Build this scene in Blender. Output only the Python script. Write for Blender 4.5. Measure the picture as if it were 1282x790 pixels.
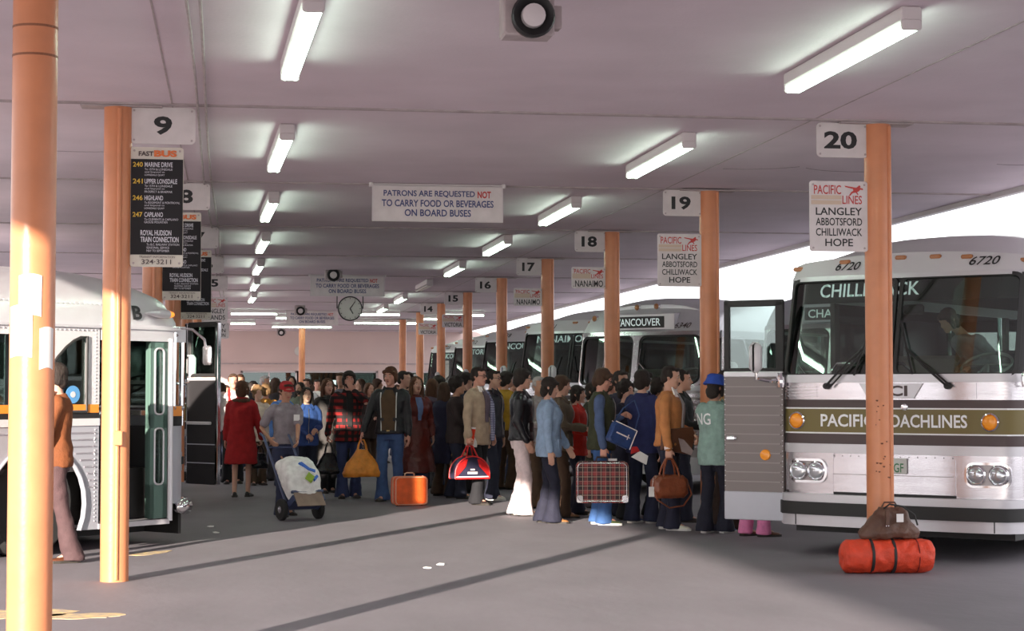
import bpy, math, random
from mathutils import Vector, Matrix
scene = bpy.context.scene
for o in list(bpy.data.objects): bpy.data.objects.remove(o, do_unlink=True)
col = scene.collection
R = math.radians
# ------------------------------------------------------------------ camera
FPX, EYE = 2300.0, 1.55
PITCH = math.atan(95 / FPX); YAW = R(8.67)
cam_d = bpy.data.cameras.new('camera'); cam_d.sensor_width = 36; cam_d.lens = FPX / 1282 * 36
cam_d.clip_start = 0.1; cam_d.clip_end = 500
cam = bpy.data.objects.new('camera', cam_d); col.objects.link(cam)
cam.location = (0, 0, EYE); cam.rotation_euler = (R(90) + PITCH, 0, -YAW)
scene.camera = cam
# ------------------------------------------------------------------ sky, sun, exposure
SKY, SUN, TUBE = 2.5, 15.0, 17.0
w = bpy.data.worlds.new('sky'); scene.world = w; w.use_nodes = True
bg = w.node_tree.nodes['Background']
bg.inputs[0].default_value = (0.97, 0.97, 1.0, 1); bg.inputs[1].default_value = SKY
SAZ, SEL = R(29.4), R(12.0)
sd = bpy.data.lights.new('sun', 'SUN'); sd.energy = SUN; sd.angle = R(0.7); sd.color = (1.0, 0.89, 0.77)
sun = bpy.data.objects.new('sun', sd); col.objects.link(sun)
sun.rotation_euler = Vector((math.sin(SAZ) * math.cos(SEL), math.cos(SAZ) * math.cos(SEL), -math.sin(SEL))).to_track_quat('-Z', 'Y').to_euler()
sun.location = (-20, -20, 15)
vs = scene.view_settings
vs.view_transform = 'Standard'; vs.look = 'None'; vs.gamma = 1; vs.exposure = 0.0
vs.use_curve_mapping = False
scene.cycles.max_bounces = 8
scene.cycles.transparent_max_bounces = 16
# ------------------------------------------------------------------ materials
MATS = {}
def mat(name, c, rough=.7, metal=0, noise=0, nscale=8, bump=0, bscale=60, emit=0, coat=0, mottle=None, stretch=None):
    if name in MATS: return MATS[name]
    m = bpy.data.materials.new(name); m.use_nodes = True
    nt = m.node_tree; b = nt.nodes['Principled BSDF']
    b.inputs['Base Color'].default_value = (*c, 1); b.inputs['Roughness'].default_value = rough
    b.inputs['Metallic'].default_value = metal
    if coat: b.inputs['Coat Weight'].default_value = coat
    if emit:
        b.inputs['Emission Color'].default_value = (*c, 1); b.inputs['Emission Strength'].default_value = emit
    if noise or bump:
        tc = nt.nodes.new('ShaderNodeTexCoord'); src = tc.outputs['Object']
        if stretch:
            mp = nt.nodes.new('ShaderNodeMapping'); mp.inputs['Scale'].default_value = stretch
            nt.links.new(src, mp.inputs[0]); src = mp.outputs[0]
    if noise:
        n = nt.nodes.new('ShaderNodeTexNoise'); n.inputs['Scale'].default_value = nscale; n.inputs['Detail'].default_value = 6
        nt.links.new(src, n.inputs['Vector'])
        r = nt.nodes.new('ShaderNodeValToRGB')
        r.color_ramp.elements[0].position = .3; r.color_ramp.elements[1].position = .7
        lo = mottle if mottle else tuple(v * (1 - noise) for v in c)
        hi = c if mottle else tuple(min(1, v * (1 + noise * .6)) for v in c)
        r.color_ramp.elements[0].color = (*lo, 1); r.color_ramp.elements[1].color = (*hi, 1)
        nt.links.new(n.outputs['Fac'], r.inputs[0]); nt.links.new(r.outputs[0], b.inputs['Base Color'])
    if bump:
        n2 = nt.nodes.new('ShaderNodeTexNoise'); n2.inputs['Scale'].default_value = bscale; n2.inputs['Detail'].default_value = 4
        nt.links.new(src, n2.inputs['Vector'])
        bp = nt.nodes.new('ShaderNodeBump'); bp.inputs['Strength'].default_value = bump; bp.inputs['Distance'].default_value = .02
        nt.links.new(n2.outputs['Fac'], bp.inputs['Height']); nt.links.new(bp.outputs[0], b.inputs['Normal'])
    MATS[name] = m
    return m
def glass(name, tint=(.75, .85, .82), refl=.10):
    if name in MATS: return MATS[name]
    m = bpy.data.materials.new(name); m.use_nodes = True; nt = m.node_tree; nt.nodes.clear()
    out = nt.nodes.new('ShaderNodeOutputMaterial'); mx = nt.nodes.new('ShaderNodeMixShader')
    tr = nt.nodes.new('ShaderNodeBsdfTransparent'); tr.inputs[0].default_value = (*tint, 1)
    gl = nt.nodes.new('ShaderNodeBsdfGlossy'); gl.inputs['Roughness'].default_value = .02; gl.inputs[0].default_value = (.9, .95, .93, 1)
    fr = nt.nodes.new('ShaderNodeFresnel'); fr.inputs[0].default_value = 1.45
    ad = nt.nodes.new('ShaderNodeMath'); ad.operation = 'ADD'; ad.inputs[1].default_value = refl - .04
    nt.links.new(fr.outputs[0], ad.inputs[0]); nt.links.new(ad.outputs[0], mx.inputs[0])
    nt.links.new(tr.outputs[0], mx.inputs[1]); nt.links.new(gl.outputs[0], mx.inputs[2]); nt.links.new(mx.outputs[0], out.inputs[0])
    MATS[name] = m; return m
def grid_mat(name, base, bands, size, rough=.8, soft=False):
    """woven plaid: bands = [(frequency offset, width, colour)] on object x and z"""
    if name in MATS: return MATS[name]
    m = bpy.data.materials.new(name); m.use_nodes = True; nt = m.node_tree; b = nt.nodes['Principled BSDF']
    b.inputs['Roughness'].default_value = rough
    tc = nt.nodes.new('ShaderNodeTexCoord'); sp = nt.nodes.new('ShaderNodeSeparateXYZ'); nt.links.new(tc.outputs['Object'], sp.inputs[0])
    def M(op, a, bb):
        n = nt.nodes.new('ShaderNodeMath'); n.operation = op
        for i, v in enumerate((a, bb)):
            if v is None: continue
            if isinstance(v, (int, float)): n.inputs[i].default_value = v
            else: nt.links.new(v, n.inputs[i])
        return n.outputs[0]
    cur = None
    def mixc(fac, c0, c1):
        n = nt.nodes.new('ShaderNodeMix'); n.data_type = 'RGBA'
        nt.links.new(fac, n.inputs[0])
        if isinstance(c0, tuple): n.inputs[6].default_value = (*c0, 1)
        else: nt.links.new(c0, n.inputs[6])
        n.inputs[7].default_value = (*c1, 1)
        return n.outputs[2]
    cur = base
    xs = sp.outputs[0]
    if soft: xs = M('ADD', sp.outputs[0], sp.outputs[1])
    def stripe(axis, off, wd):
        fr = M('FRACT', M('ADD', M('DIVIDE', axis, size), 100 + off), None)
        return M('LESS_THAN', fr, wd)
    for off, wd, c, mode in bands:
        sx, sz = stripe(xs, off, wd), stripe(sp.outputs[2], off, wd)
        f = M('MULTIPLY', sx, sz) if mode == 'and' else (M('MULTIPLY', M('MAXIMUM', sx, sz), mode))
        cur = mixc(f, cur, c)
    nt.links.new(cur, b.inputs['Base Color']); MATS[name] = m; return m

def cloth(name, c, rough=.85): return mat('cloth_' + name, c, rough, 0, .18, 14, .25, 90)
def leather(name, c, rough=.38): return mat('leather_' + name, c, rough, 0, .22, 9, .3, 45)
M_ORANGE = mat('orange_paint', (.61, .228, .102), .34, 0, .10, 5, .06, 30)
M_CEIL = mat('ceiling_paint', (.64, .54, .60), .8, 0, .07, 1.2, .12, 25)
M_JOINT = mat('ceiling_joint', (.42, .355, .36), .9, 0, .2, 8)
M_FLOOR = mat('floor_concrete', (.195, .175, .197), .72, 0, .13, 1.1, .22, 7, stretch=(1, .6, 1))
M_WALL = mat('back_wall_paint', (.62, .48, .45), .8, 0, .06, .6)
M_WHITE = mat('sign_white', (.66, .60, .60), .5, 0, .10, 6)
M_BLACK = mat('black_paint', (.012, .012, .013), .5)
M_NAVY = mat('navy_print', (.05, .06, .18), .5)
M_RED = mat('red_print', (.50, .045, .04), .5)
M_TAPE = mat('tan_tape', (.60, .46, .36), .6)
M_STEEL = mat('stainless', (.66, .63, .66), .27, .92, .08, 3, .05, 40, stretch=(1, 1, 6))
M_STEEL_D = mat('stainless_shaded_panel', (.33, .30, .30), .36, .8, .1, 4, .05, 40, stretch=(1, 1, 6))  # darker copy of the stainless, with shade painted into its colour
M_CHROME = mat('chrome', (.82, .82, .84), .08, 1)
M_ALU = mat('white_aluminium', (.62, .60, .63), .38, .35, .05, 3)
M_WPAINT = mat('bus_white', (.62, .60, .62), .35, 0, .04, 2, coat=.3)
M_GREYP = mat('bus_grey', (.42, .42, .47), .4, .2, .06, 2)
M_OLIVE = mat('olive_stripe', (.165, .125, .035), .45)
M_BROWN = mat('brown_stripe', (.075, .05, .05), .5)
M_RUBBER = mat('rubber', (.018, .017, .017), .6)
M_TYRE = mat('tyre', (.022, .021, .021), .85)
M_AMBER = mat('amber_lens', (.78, .27, .02), .2, 0, emit=.12)
M_GLASS = glass('clear_glass')
M_WS = glass('windscreen_glass', (.74, .84, .80), .10)
M_TINT = glass('tinted_window', (.66, .76, .72), .08)
M_INT = mat('bus_interior', (.045, .042, .045), .7)
M_SEAT = mat('seat_cloth', (.26, .20, .17), .8)
M_TUBE = mat('tube_lit', (.74, 1.0, .80), .4, emit=TUBE)
M_TUBEOFF = mat('tube_off', (.5, .5, .5), .4)
M_FIX = mat('fixture_enamel', (.60, .55, .56), .5)
M_ASPH = mat('asphalt', (.30, .29, .30), .9, 0, .2, 2)
# ------------------------------------------------------------------ mesh tools
class MB:
    def __init__(s, M=None): s.v = []; s.f = []; s.M = M; s.post = None
    def add(s, vs_, fs):
        o = len(s.v)
        for p in vs_:
            p = Vector(p)
            if s.M: p = s.M @ p
            if s.post: p = Vector(s.post(p))
            s.v.append(tuple(p))
        for f in fs: s.f.append(tuple(i + o for i in f))
        return s
    def box(s, x0, y0, z0, x1, y1, z1):
        s.add([(x0,y0,z0),(x1,y0,z0),(x1,y1,z0),(x0,y1,z0),(x0,y0,z1),(x1,y0,z1),(x1,y1,z1),(x0,y1,z1)],
              [(0,3,2,1),(4,5,6,7),(0,1,5,4),(1,2,6,5),(2,3,7,6),(3,0,4,7)]); return s
    def cbox(s, x0, y0, z0, x1, y1, z1, r=.01):
        """box with rounded vertical-section edges (chamfered all round)"""
        def ring(y, i):
            a0, a1, b0, b1 = x0+i, x1-i, z0+i, z1-i
            return [(a0+r,y,b0),(a1-r,y,b0),(a1,y,b0+r),(a1,y,b1-r),(a1-r,y,b1),(a0+r,y,b1),(a0,y,b1-r),(a0,y,b0+r)]
        return s.loft([ring(y0, r*.7), ring(y0+r*.7, 0), ring(y1-r*.7, 0), ring(y1, r*.7)])
    def loft(s, rings, caps=True, closed=True):
        n = len(rings[0]); vs_ = [p for r in rings for p in r]; fs = []
        for i in range(len(rings)-1):
            for j in range(n if closed else n-1):
                k = (j+1) % n
                fs.append((i*n+j, i*n+k, (i+1)*n+k, (i+1)*n+j))
        if caps:
            fs.append(tuple(reversed(range(n)))); fs.append(tuple((len(rings)-1)*n + j for j in range(n)))
        return s.add(vs_, fs)
    def rod(s, pts, rad, n=8, caps=True, round_=False):
        pts = [Vector(p) for p in pts]
        if not hasattr(rad, '__len__'): rad = [rad]*len(pts)
        rad = list(rad)
        if round_:
            d0 = (pts[0]-pts[1]).normalized(); d1 = (pts[-1]-pts[-2]).normalized()
            a, b = pts[0], pts[-1]; ra, rb = rad[0], rad[-1]
            pts = [a+d0*ra*.95, a+d0*ra*.6] + pts + [b+d1*rb*.6, b+d1*rb*.95]
            rad = [ra*.25, ra*.78] + rad + [rb*.78, rb*.25]
        rings = []; up = None
        for i, p in enumerate(pts):
            t = (pts[min(i+1, len(pts)-1)] - pts[max(i-1, 0)])
            if t.length < 1e-9: t = Vector((0,0,1))
            t.normalize()
            if up is None: up = Vector((0,0,1)) if abs(t.z) < .9 else Vector((1,0,0))
            x = t.cross(up)
            if x.length < 1e-4: x = t.cross(Vector((1,0,0)))
            x.normalize(); y = x.cross(t); up = y.copy() if y.length else up
            rings.append([p + (x*math.cos(a)+y*math.sin(a))*rad[i] for a in (2*math.pi*j/n for j in range(n))])
        return s.loft(rings, caps)
    def lathe(s, prof, c=(0,0,0), axis='z', n=16):
        rings = []
        for r, h in prof:
            ring = []
            for j in range(n):
                a = 2*math.pi*j/n; u, v_ = r*math.cos(a), r*math.sin(a)
                q = {'z': (u, v_, h), 'y': (u, h, -v_), 'x': (h, u, v_)}[axis]
                ring.append((c[0]+q[0], c[1]+q[1], c[2]+q[2]))
            rings.append(ring)
        return s.loft(rings)
    def ell(s, c, r, n=12, m=8):
        rings = []
        for i in range(1, m):
            t = math.pi*i/m; zz = -math.cos(t); q = math.sin(t)
            rings.append([(c[0]+r[0]*q*math.cos(2*math.pi*j/n), c[1]+r[1]*q*math.sin(2*math.pi*j/n), c[2]+r[2]*zz) for j in range(n)])
        t0 = .15
        return s.loft([[(c[0]+(p[0]-c[0])*t0, c[1]+(p[1]-c[1])*t0, c[2]-r[2]) for p in rings[0]]] + rings +
                      [[(c[0]+(p[0]-c[0])*t0, c[1]+(p[1]-c[1])*t0, c[2]+r[2]) for p in rings[-1]]])
    def sec(s, secs, n=20, p=2.3):
        """horizontal superellipse sections (cx, cy, z, rx, ry)"""
        rings = []
        for cx, cy, z, rx, ry in secs:
            ring = []
            for j in range(n):
                a = 2*math.pi*j/n; c_, s_ = math.cos(a), math.sin(a)
                ring.append((cx + rx*math.copysign(abs(c_)**(2/p), c_), cy + ry*math.copysign(abs(s_)**(2/p), s_), z))
            rings.append(ring)
        return s.loft(rings)
    def prism(s, poly, y0, y1):
        """polygon in x,z extruded along y"""
        n = len(poly)
        s.add([(x, y0, z) for x, z in poly] + [(x, y1, z) for x, z in poly],
              [tuple(range(n)), tuple(reversed(range(n, 2*n)))] + [(i, i+n, (i+1) % n + n, (i+1) % n) for i in range(n)]); return s
    def surf(s, fn, nu, nv, th):
        """thick patch: fn(u,v) -> (outer point, inner point)"""
        a = []; b = []
        for i in range(nu+1):
            for j in range(nv+1):
                p, q = fn(i/nu, j/nv); a.append(p); b.append(q)
        N = (nu+1)*(nv+1); fs = []
        I = lambda i, j: i*(nv+1)+j
        for i in range(nu):
            for j in range(nv):
                fs.append((I(i,j), I(i+1,j), I(i+1,j+1), I(i,j+1)))
                fs.append((N+I(i,j), N+I(i,j+1), N+I(i+1,j+1), N+I(i+1,j)))
        for i in range(nu):
            fs.append((I(i,0), N+I(i,0), N+I(i+1,0), I(i+1,0))); fs.append((I(i,nv), I(i+1,nv), N+I(i+1,nv), N+I(i,nv)))
        for j in range(nv):
            fs.append((I(0,j), I(0,j+1), N+I(0,j+1), N+I(0,j))); fs.append((I(nu,j), N+I(nu,j), N+I(nu,j+1), I(nu,j+1)))
        return s.add(a+b, fs)
    def mesh(s, name):
        me = bpy.data.meshes.new(name); me.from_pydata(s.v, [], s.f); me.update(); return me
    def build(s, name, m, parent=None, smooth=30):
        me = s.mesh(name)
        bm_fix(me)
        if smooth: shade(me, smooth)
        me.materials.append(m)
        o = bpy.data.objects.new(name, me); col.objects.link(o); o.parent = parent
        return o
import bmesh
def bm_fix(me):
    b = bmesh.new(); b.from_mesh(me); bmesh.ops.recalc_face_normals(b, faces=b.faces); b.to_mesh(me); b.free()
def shade(me, ang):
    me.polygons.foreach_set('use_smooth', [True]*len(me.polygons))
    if ang < 180: me.set_sharp_from_angle(angle=R(ang))
def tag(o, label=None, cat=None, group=None, kind=None):
    if label: o['label'] = label
    if cat: o['category'] = cat
    if group: o['group'] = group
    if kind: o['kind'] = kind
    return o
def thing(name, loc, rz, label, cat, group=None, scale=1):
    e = bpy.data.objects.new(name, None); col.objects.link(e); e.empty_display_size = .2
    e.location = loc; e.rotation_euler = (0, 0, rz); e.scale = (scale,)*3
    return tag(e, label, cat, group)
def part(name, me, m, parent, loc=(0,0,0), rot=(0,0,0)):
    """another object on shared mesh data"""
    o = bpy.data.objects.new(name, me); col.objects.link(o); o.parent = parent; o.location = loc; o.rotation_euler = rot
    if m and not me.materials: me.materials.append(m)
    return o
def copy_tree(o, parent=None):
    c = o.copy(); col.objects.link(c); c.parent = parent
    for ch in KIDS(o): copy_tree(ch, c)
    return c
def KIDS(o): return [c for c in col.objects if c.parent == o]
# pixel column at a camera depth -> ground position (used to measure places off the photo)
CA, SA = math.cos(YAW), math.sin(YAW)
def at(px, D):
    r = (px - 641) / FPX * D
    return (r*CA + D*SA, -r*SA + D*CA)
# ---- lettering: every string is laid into a rectangle on a surface
TEXTS = []
def text(parent, s_, rect, fn, m, name='lettering', bold=0.0, shear=0):
    TEXTS.append((parent, s_, rect, fn, m, name, bold, shear))
def flat(y): return lambda u, v: (u, y, v)
def bake_text():
    tmp = []
    cache = {}
    for T in TEXTS:
        key = (T[1], T[6], T[7])
        if key in cache: continue
        c = bpy.data.curves.new('txt', 'FONT'); c.body = T[1]; c.size = 1; c.offset = T[6]; c.shear = T[7]; c.resolution_u = 3
        o = bpy.data.objects.new('txt', c); col.objects.link(o); cache[key] = o
    bpy.context.view_layer.update()
    dg = bpy.context.evaluated_depsgraph_get()
    geo = {}
    for key, o in cache.items():
        me = bpy.data.meshes.new_from_object(o.evaluated_get(dg))
        geo[key] = ([tuple(v.co) for v in me.vertices], [tuple(p.vertices) for p in me.polygons])
        bpy.data.meshes.remove(me)
    for o in cache.values(): c = o.data; bpy.data.objects.remove(o); bpy.data.curves.remove(c)
    for parent, s_, (x0, z0, x1, z1), fn, m, name, bold, shear in TEXTS:
        vs_, fs = geo[(s_, bold, shear)]
        if not vs_: continue
        ax, bx = min(v[0] for v in vs_), max(v[0] for v in vs_); ay, by = min(v[1] for v in vs_), max(v[1] for v in vs_)
        mb = MB(); mb.v = [tuple(fn(x0+(v[0]-ax)/(bx-ax)*(x1-x0), z0+(v[1]-ay)/(by-ay)*(z1-z0))) for v in vs_]; mb.f = fs
        me = mb.mesh(name); me.materials.append(m)
        o = bpy.data.objects.new(name, me); col.objects.link(o); o.parent = parent
# ---- soft forms: voxel-joined, smoothed and thinned in one go
SOFT = []
TEX = {}
def soft(mb, name, m, parent, vox=.01, it=3, dec=.5, disp=0, dscale=.12):
    me = mb.mesh(name); o = bpy.data.objects.new(name, me); col.objects.link(o); o.parent = parent
    md = o.modifiers.new('r', 'REMESH'); md.mode = 'VOXEL'; md.voxel_size = vox
    if it: sm = o.modifiers.new('s', 'SMOOTH'); sm.factor = .5; sm.iterations = it
    if disp:
        if dscale not in TEX:
            t = bpy.data.textures.new('folds', 'CLOUDS'); t.noise_scale = dscale; t.noise_depth = 2; TEX[dscale] = t
        d = o.modifiers.new('d', 'DISPLACE'); d.texture = TEX[dscale]; d.strength = disp; d.mid_level = .5; d.texture_coords = 'LOCAL'
    if dec < 1: dd = o.modifiers.new('c', 'DECIMATE'); dd.ratio = dec
    SOFT.append((o, m)); return o
def bake_soft():
    bpy.context.view_layer.update()
    dg = bpy.context.evaluated_depsgraph_get()
    for o, m in SOFT:
        me = bpy.data.meshes.new_from_object(o.evaluated_get(dg))
        me.name = o.name
        old = o.data; o.modifiers.clear(); o.data = me; bpy.data.meshes.remove(old)
        me.materials.clear(); me.materials.append(m); shade(me, 180)
    SOFT.clear()
# ================================================================== the setting
ZC, BAY, Y0 = 3.92, 5.58, 15.33
XL, XR, YB = -4.4, 9.0, 73.0
fl = tag(MB().box(XL-.6, -25, -.2, XR+.4, YB, 0).build('floor', M_FLOOR, smooth=0), 'grey concrete platform floor with long column shadows across it', 'floor', kind='structure')
gd = tag(MB().box(-130, -90, -.3, 160, 160, -.02).build('ground_outside', M_ASPH, smooth=0), 'asphalt yard outside the shed beyond the parked buses', 'ground', kind='structure')
ce = tag(MB().box(XL, -25, ZC+.03, XR, YB+8, ZC+.25).build('ceiling', M_CEIL, smooth=0), 'pale lilac painted shed ceiling with cross joints and tube lights', 'ceiling', kind='structure')
rows = [Y0 + BAY*k for k in range(-4, 11)]
xs = [XL, -.5, 5.0, XR]
yl = [-20.0] + rows + [YB]
pan = {}
for i in range(3):
    for j in range(len(yl)-1):
        L = yl[j+1]-yl[j]
        key = (i, round(L, 2))
        if key not in pan:
            pan[key] = MB().box(xs[i]+.006, .012, ZC, xs[i+1]-.006, L-.012, ZC+.032).mesh('ceiling_panel'); pan[key].materials.append(M_CEIL)
        part('ceiling_panel', pan[key], None, ce, (0, yl[j], 0))
bat = MB().box(XL, -.035, ZC-.014, XR, -.012, ZC+.005).box(XL, .012, ZC-.014, XR, .03, ZC+.005).mesh('joint_batten'); bat.materials.append(M_JOINT)
for y in rows: part('joint_batten', bat, None, ce, (0, y, 0))
for xx in (-.50, 5.0): MB().box(xx-.006, -20, ZC-.004, xx+.006, YB, ZC+.01).build('joint_line', M_JOINT, ce, 0)
tag(MB().box(XR, -25, ZC-.06, XR+.09, YB, ZC+.27).build('trim_1', M_FIX, None, 0), 'thin painted fascia along the right roof edge above the buses', 'fascia', kind='structure')
tag(MB().box(XL-.09, -25, ZC-.06, XL, YB, ZC+.27).build('trim_2', M_FIX, None, 0), 'thin painted fascia along the left roof edge', 'fascia', kind='structure')
# faint chalked arcs on the ceiling
M_SCUFF = mat('ceiling_scuff', (.28, .23, .25), .9)
for cx, cy, rr, a0, a1 in ((6.6, 18.3, .75, 70, 150), (5.3, 18.3, .7, 30, 110), (-1.5, 17.9, .7, 20, 130), (8.1, 17.6, .6, 40, 120)):
    MB().rod([(cx+rr*math.cos(R(a)), cy+rr*.9*math.sin(R(a)), ZC-.001) for a in range(a0, a1, 8)], .004, 4).build('scuff_mark', M_SCUFF, ce)
# twin conduits along the ceiling
for dx, nm in ((-.30, 'nearer the left columns'), (-.22, 'nearer the lights')):
    tag(MB().rod([(dx+.02*math.sin(y*.35+dx*9), y, ZC-.03) for y in range(2, 72, 2)], .011, 6).build('ceiling_cable', M_JOINT),
        'thin grey cable clipped along the ceiling, ' + nm, 'cable', 'ceiling cables')
# back wall with the openings to the ticket hall
wb = tag(MB().box(XL-8, YB, 2.42, XR+6, YB+.3, ZC+.03).build('wall_back', M_WALL, smooth=0), 'pinkish end wall of the shed with a dark hall entrance', 'wall', kind='structure')
for a, b in ((-12, .35), (5.75, 6.6), (8.2, 15)): MB().box(a, YB, 0, b, YB+.3, 2.42).build('wall_pier', M_WALL, wb, 0)
MB().box(XL-8, YB-.05, 2.62, XR+6, YB, 2.66).build('wall_conduit', M_JOINT, wb, 0)
MB().box(.35, YB-.03, 2.36, 8.2, YB+.25, 2.5).build('lintel', M_WALL, wb, 0)
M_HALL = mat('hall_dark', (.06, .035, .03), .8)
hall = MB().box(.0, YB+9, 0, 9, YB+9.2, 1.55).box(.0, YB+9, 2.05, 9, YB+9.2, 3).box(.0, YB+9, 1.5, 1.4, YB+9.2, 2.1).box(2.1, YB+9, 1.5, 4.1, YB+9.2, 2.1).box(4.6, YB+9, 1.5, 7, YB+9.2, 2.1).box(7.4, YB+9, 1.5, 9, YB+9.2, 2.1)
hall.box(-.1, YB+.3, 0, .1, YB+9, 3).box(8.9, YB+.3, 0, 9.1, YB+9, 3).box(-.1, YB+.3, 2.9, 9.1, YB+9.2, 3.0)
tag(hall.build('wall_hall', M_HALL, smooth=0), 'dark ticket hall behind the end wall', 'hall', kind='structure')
for i, (a, b) in enumerate(((.35, 2.55), (2.75, 5.75), (6.6, 8.2))):
    dr = tag(MB().box(a, YB+.1, 0, a+.07, YB+.2, 2.36).box(b-.07, YB+.1, 0, b, YB+.2, 2.36).box(a, YB+.1, 2.29, b, YB+.2, 2.36).box((a+b)/2-.03, YB+.1, 0, (a+b)/2+.03, YB+.2, 2.3).build('door_%d' % (i+1), M_FIX, None, 0), 'dark glazed entrance in the end wall, ' + ('left', 'middle', 'right')[i] + ' one', 'door', kind='structure')
    MB().box(a+.07, YB+.14, .05, b-.07, YB+.155, 2.29).build('pane', M_TINT, dr, 0)
# yellow paint remnants on the floor
M_YPAINT = mat('worn_yellow_paint', (.72, .52, .22), .8, 0, .5, 14, mottle=(.36, .29, .26))
def blotch(cx, cy, rx, ry, ang, seed):
    rnd = random.Random(seed); mb = MB(); n = 26; pts = []
    for i in range(n):
        a = 2*math.pi*i/n; q = .8+.3*rnd.random()
        x, y = rx*q*math.cos(a), ry*q*math.sin(a); pts.append((cx+x*math.cos(ang)-y*math.sin(ang), cy+x*math.sin(ang)+y*math.cos(ang)))
    mb.add([(x, y, .003) for x, y in pts] + [(x, y, -.002) for x, y in pts], [tuple(range(n))] + [(i, (i+1) % n, (i+1) % n+n, i+n) for i in range(n)])
    return mb.build('paint_mark', M_YPAINT, fl, 0)
blotch(-1.62, 13.25, .62, .28, R(4), 3); blotch(-1.05, 13.05, .34, .16, R(5), 5); blotch(-.76, 18.0, .12, .30, R(-35), 4)
M_PAPER = mat('paper', (.80, .77, .76), .7)
for i, (px, D, lb) in enumerate(((265, 21.1, 'beside the far column shadow'), (272, 20.2, 'between the two column shadows'), (552, 16.5, 'in the sunlit middle of the floor'), (536, 16.2, 'left of the other scrap in the sunlit floor'))):
    x, y = at(px, D); rnd = random.Random(i)
    q = [(x+.04*math.cos(a), y+.05*math.sin(a), .004+.012*rnd.random()) for a in (.3, 1.7, 2.9, 4.4, 5.4)]
    tag(MB().add(q + [(p[0], p[1], .001) for p in q], [(0,1,2,3,4)] + [(k, k+5, (k+1) % 5+5, (k+1) % 5) for k in range(5)]).build('paper_scrap', M_PAPER, None, 0), 'tiny white paper scrap lying ' + lb, 'paper', 'paper scraps on the floor')
# ------------------------------------------------------------------ columns
cs = MB().lathe([(.115, 0), (.115, ZC-.03)], n=28).mesh('shaft'); shade(cs, 40); cs.materials.append(M_ORANGE)
ccap = MB().box(-.36, -.10, ZC-.03, .30, .10, ZC-.016).mesh('top_plate'); ccap.materials.append(M_JOINT)
ccon = MB().rod([(0, 0, .02), (0, 0, ZC-.05)], .02, 10).mesh('conduit'); shade(ccon, 60); ccon.materials.append(M_ORANGE)
cbx = MB().cbox(-.035, -.02, -.06, .035, .02, .06, .008).mesh('switch_box'); cbx.materials.append(M_ORANGE)
cring = MB().lathe([(.1165, 0), (.1165, .012)], n=28).mesh('paint_ring'); cring.materials.append(mat('ring_dark', (.25, .09, .04), .6))
def column(x, y, label, mirror=False):
    t = thing('column', (x, y, 0), 0, label, 'column', 'orange columns')
    part('shaft', cs, None, t); part('top_plate', ccap, None, t, rot=(0, 0, math.pi if mirror else 0))
    sgn = -1 if mirror else 1
    if y > 12: part('conduit', ccon, None, t, (.02 if mirror else .075, -.112 if mirror else -.088, 0))
    if mirror and 12 < y < 17: part('switch_box', cbx, None, t, (.03, -.135, 1.17))
    return t
RC = []
for k in range(9):
    RC.append((5.60, 15.42) if k == 0 else (5.52, 15.29 + BAY*k))
names = ['20', '19', '18', '17', '16', '15', '14']
WORD = {'20': 'twenty', '19': 'nineteen', '18': 'eighteen', '17': 'seventeen', '16': 'sixteen', '15': 'fifteen', '14': 'fourteen', '9': 'nine', '8': 'eight', '7': 'seven', '6': 'six', '5': 'five'}
for k, (x, y) in enumerate(RC):
    lb = 'orange steel column with the number %s sign' % names[k] if k < 7 else ('orange column past number 14, nearer of the two unnumbered ones' if k == 7 else 'orange column past number 14, farther of the two unnumbered ones')
    c = column(x, y, lb)
    if k == 0:
        rnd = random.Random(2); M_SC = mat('paint_chip', (.16, .06, .03), .7)
        for i in range(22):
            a = R(-90 + rnd.uniform(-50, 45)); z = rnd.choice((1.36, 1.3, 1.42, 1.05, .95, .8)) + rnd.uniform(-.08, .08); r_ = rnd.uniform(.004, .013)
            MB().rod([(.113*math.cos(a), .113*math.sin(a), z), (.1165*math.cos(a), .1165*math.sin(a), z+.003)], r_, 6).build('paint_chip', M_SC, c, 0)
LC = [(-1.02, 9.75)] + [(-.94 + .055*k, 15.42 + BAY*k) for k in range(9)]
for k, (x, y) in enumerate(LC):
    lb = ['nearest orange column at the left edge with papers taped on', 'orange column with the number 9 sign and bus route board', 'orange column with the number 8 sign',
          'orange column with the number 7 sign', 'orange column behind the number 7 board', 'orange column with the number 5 sign'][k] if k < 6 else 'orange column at the far end of the left row, %s past the number 5 one' % ('first', 'second', 'third', 'fourth')[k-6]
    c = column(x, y, lb, True)
    if k == 0:
        for z in (3.43, 3.28): part('paint_ring', cring, None, c, (0, 0, z))
        for a0, a1, z0, z1 in ((-120, -62, 1.93, 2.14), (-66, -22, 1.66, 1.87), (-150, -84, 1.72, 1.98)):
            MB().surf(lambda u, v: (((.1175+.002*v)*math.cos(R(a0+(a1-a0)*u)), (.1175+.002*v)*math.sin(R(a0+(a1-a0)*u)), z0+(z1-z0)*v + .012*math.sin(u*3)),
                                    (.1155*math.cos(R(a0+(a1-a0)*u)), .1155*math.sin(R(a0+(a1-a0)*u)), z0+(z1-z0)*v + .012*math.sin(u*3))), 8, 3, 0).build('taped_paper', M_PAPER, c)
column(2.45, 65.3, 'lone orange column in the middle near the end wall')
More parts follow.
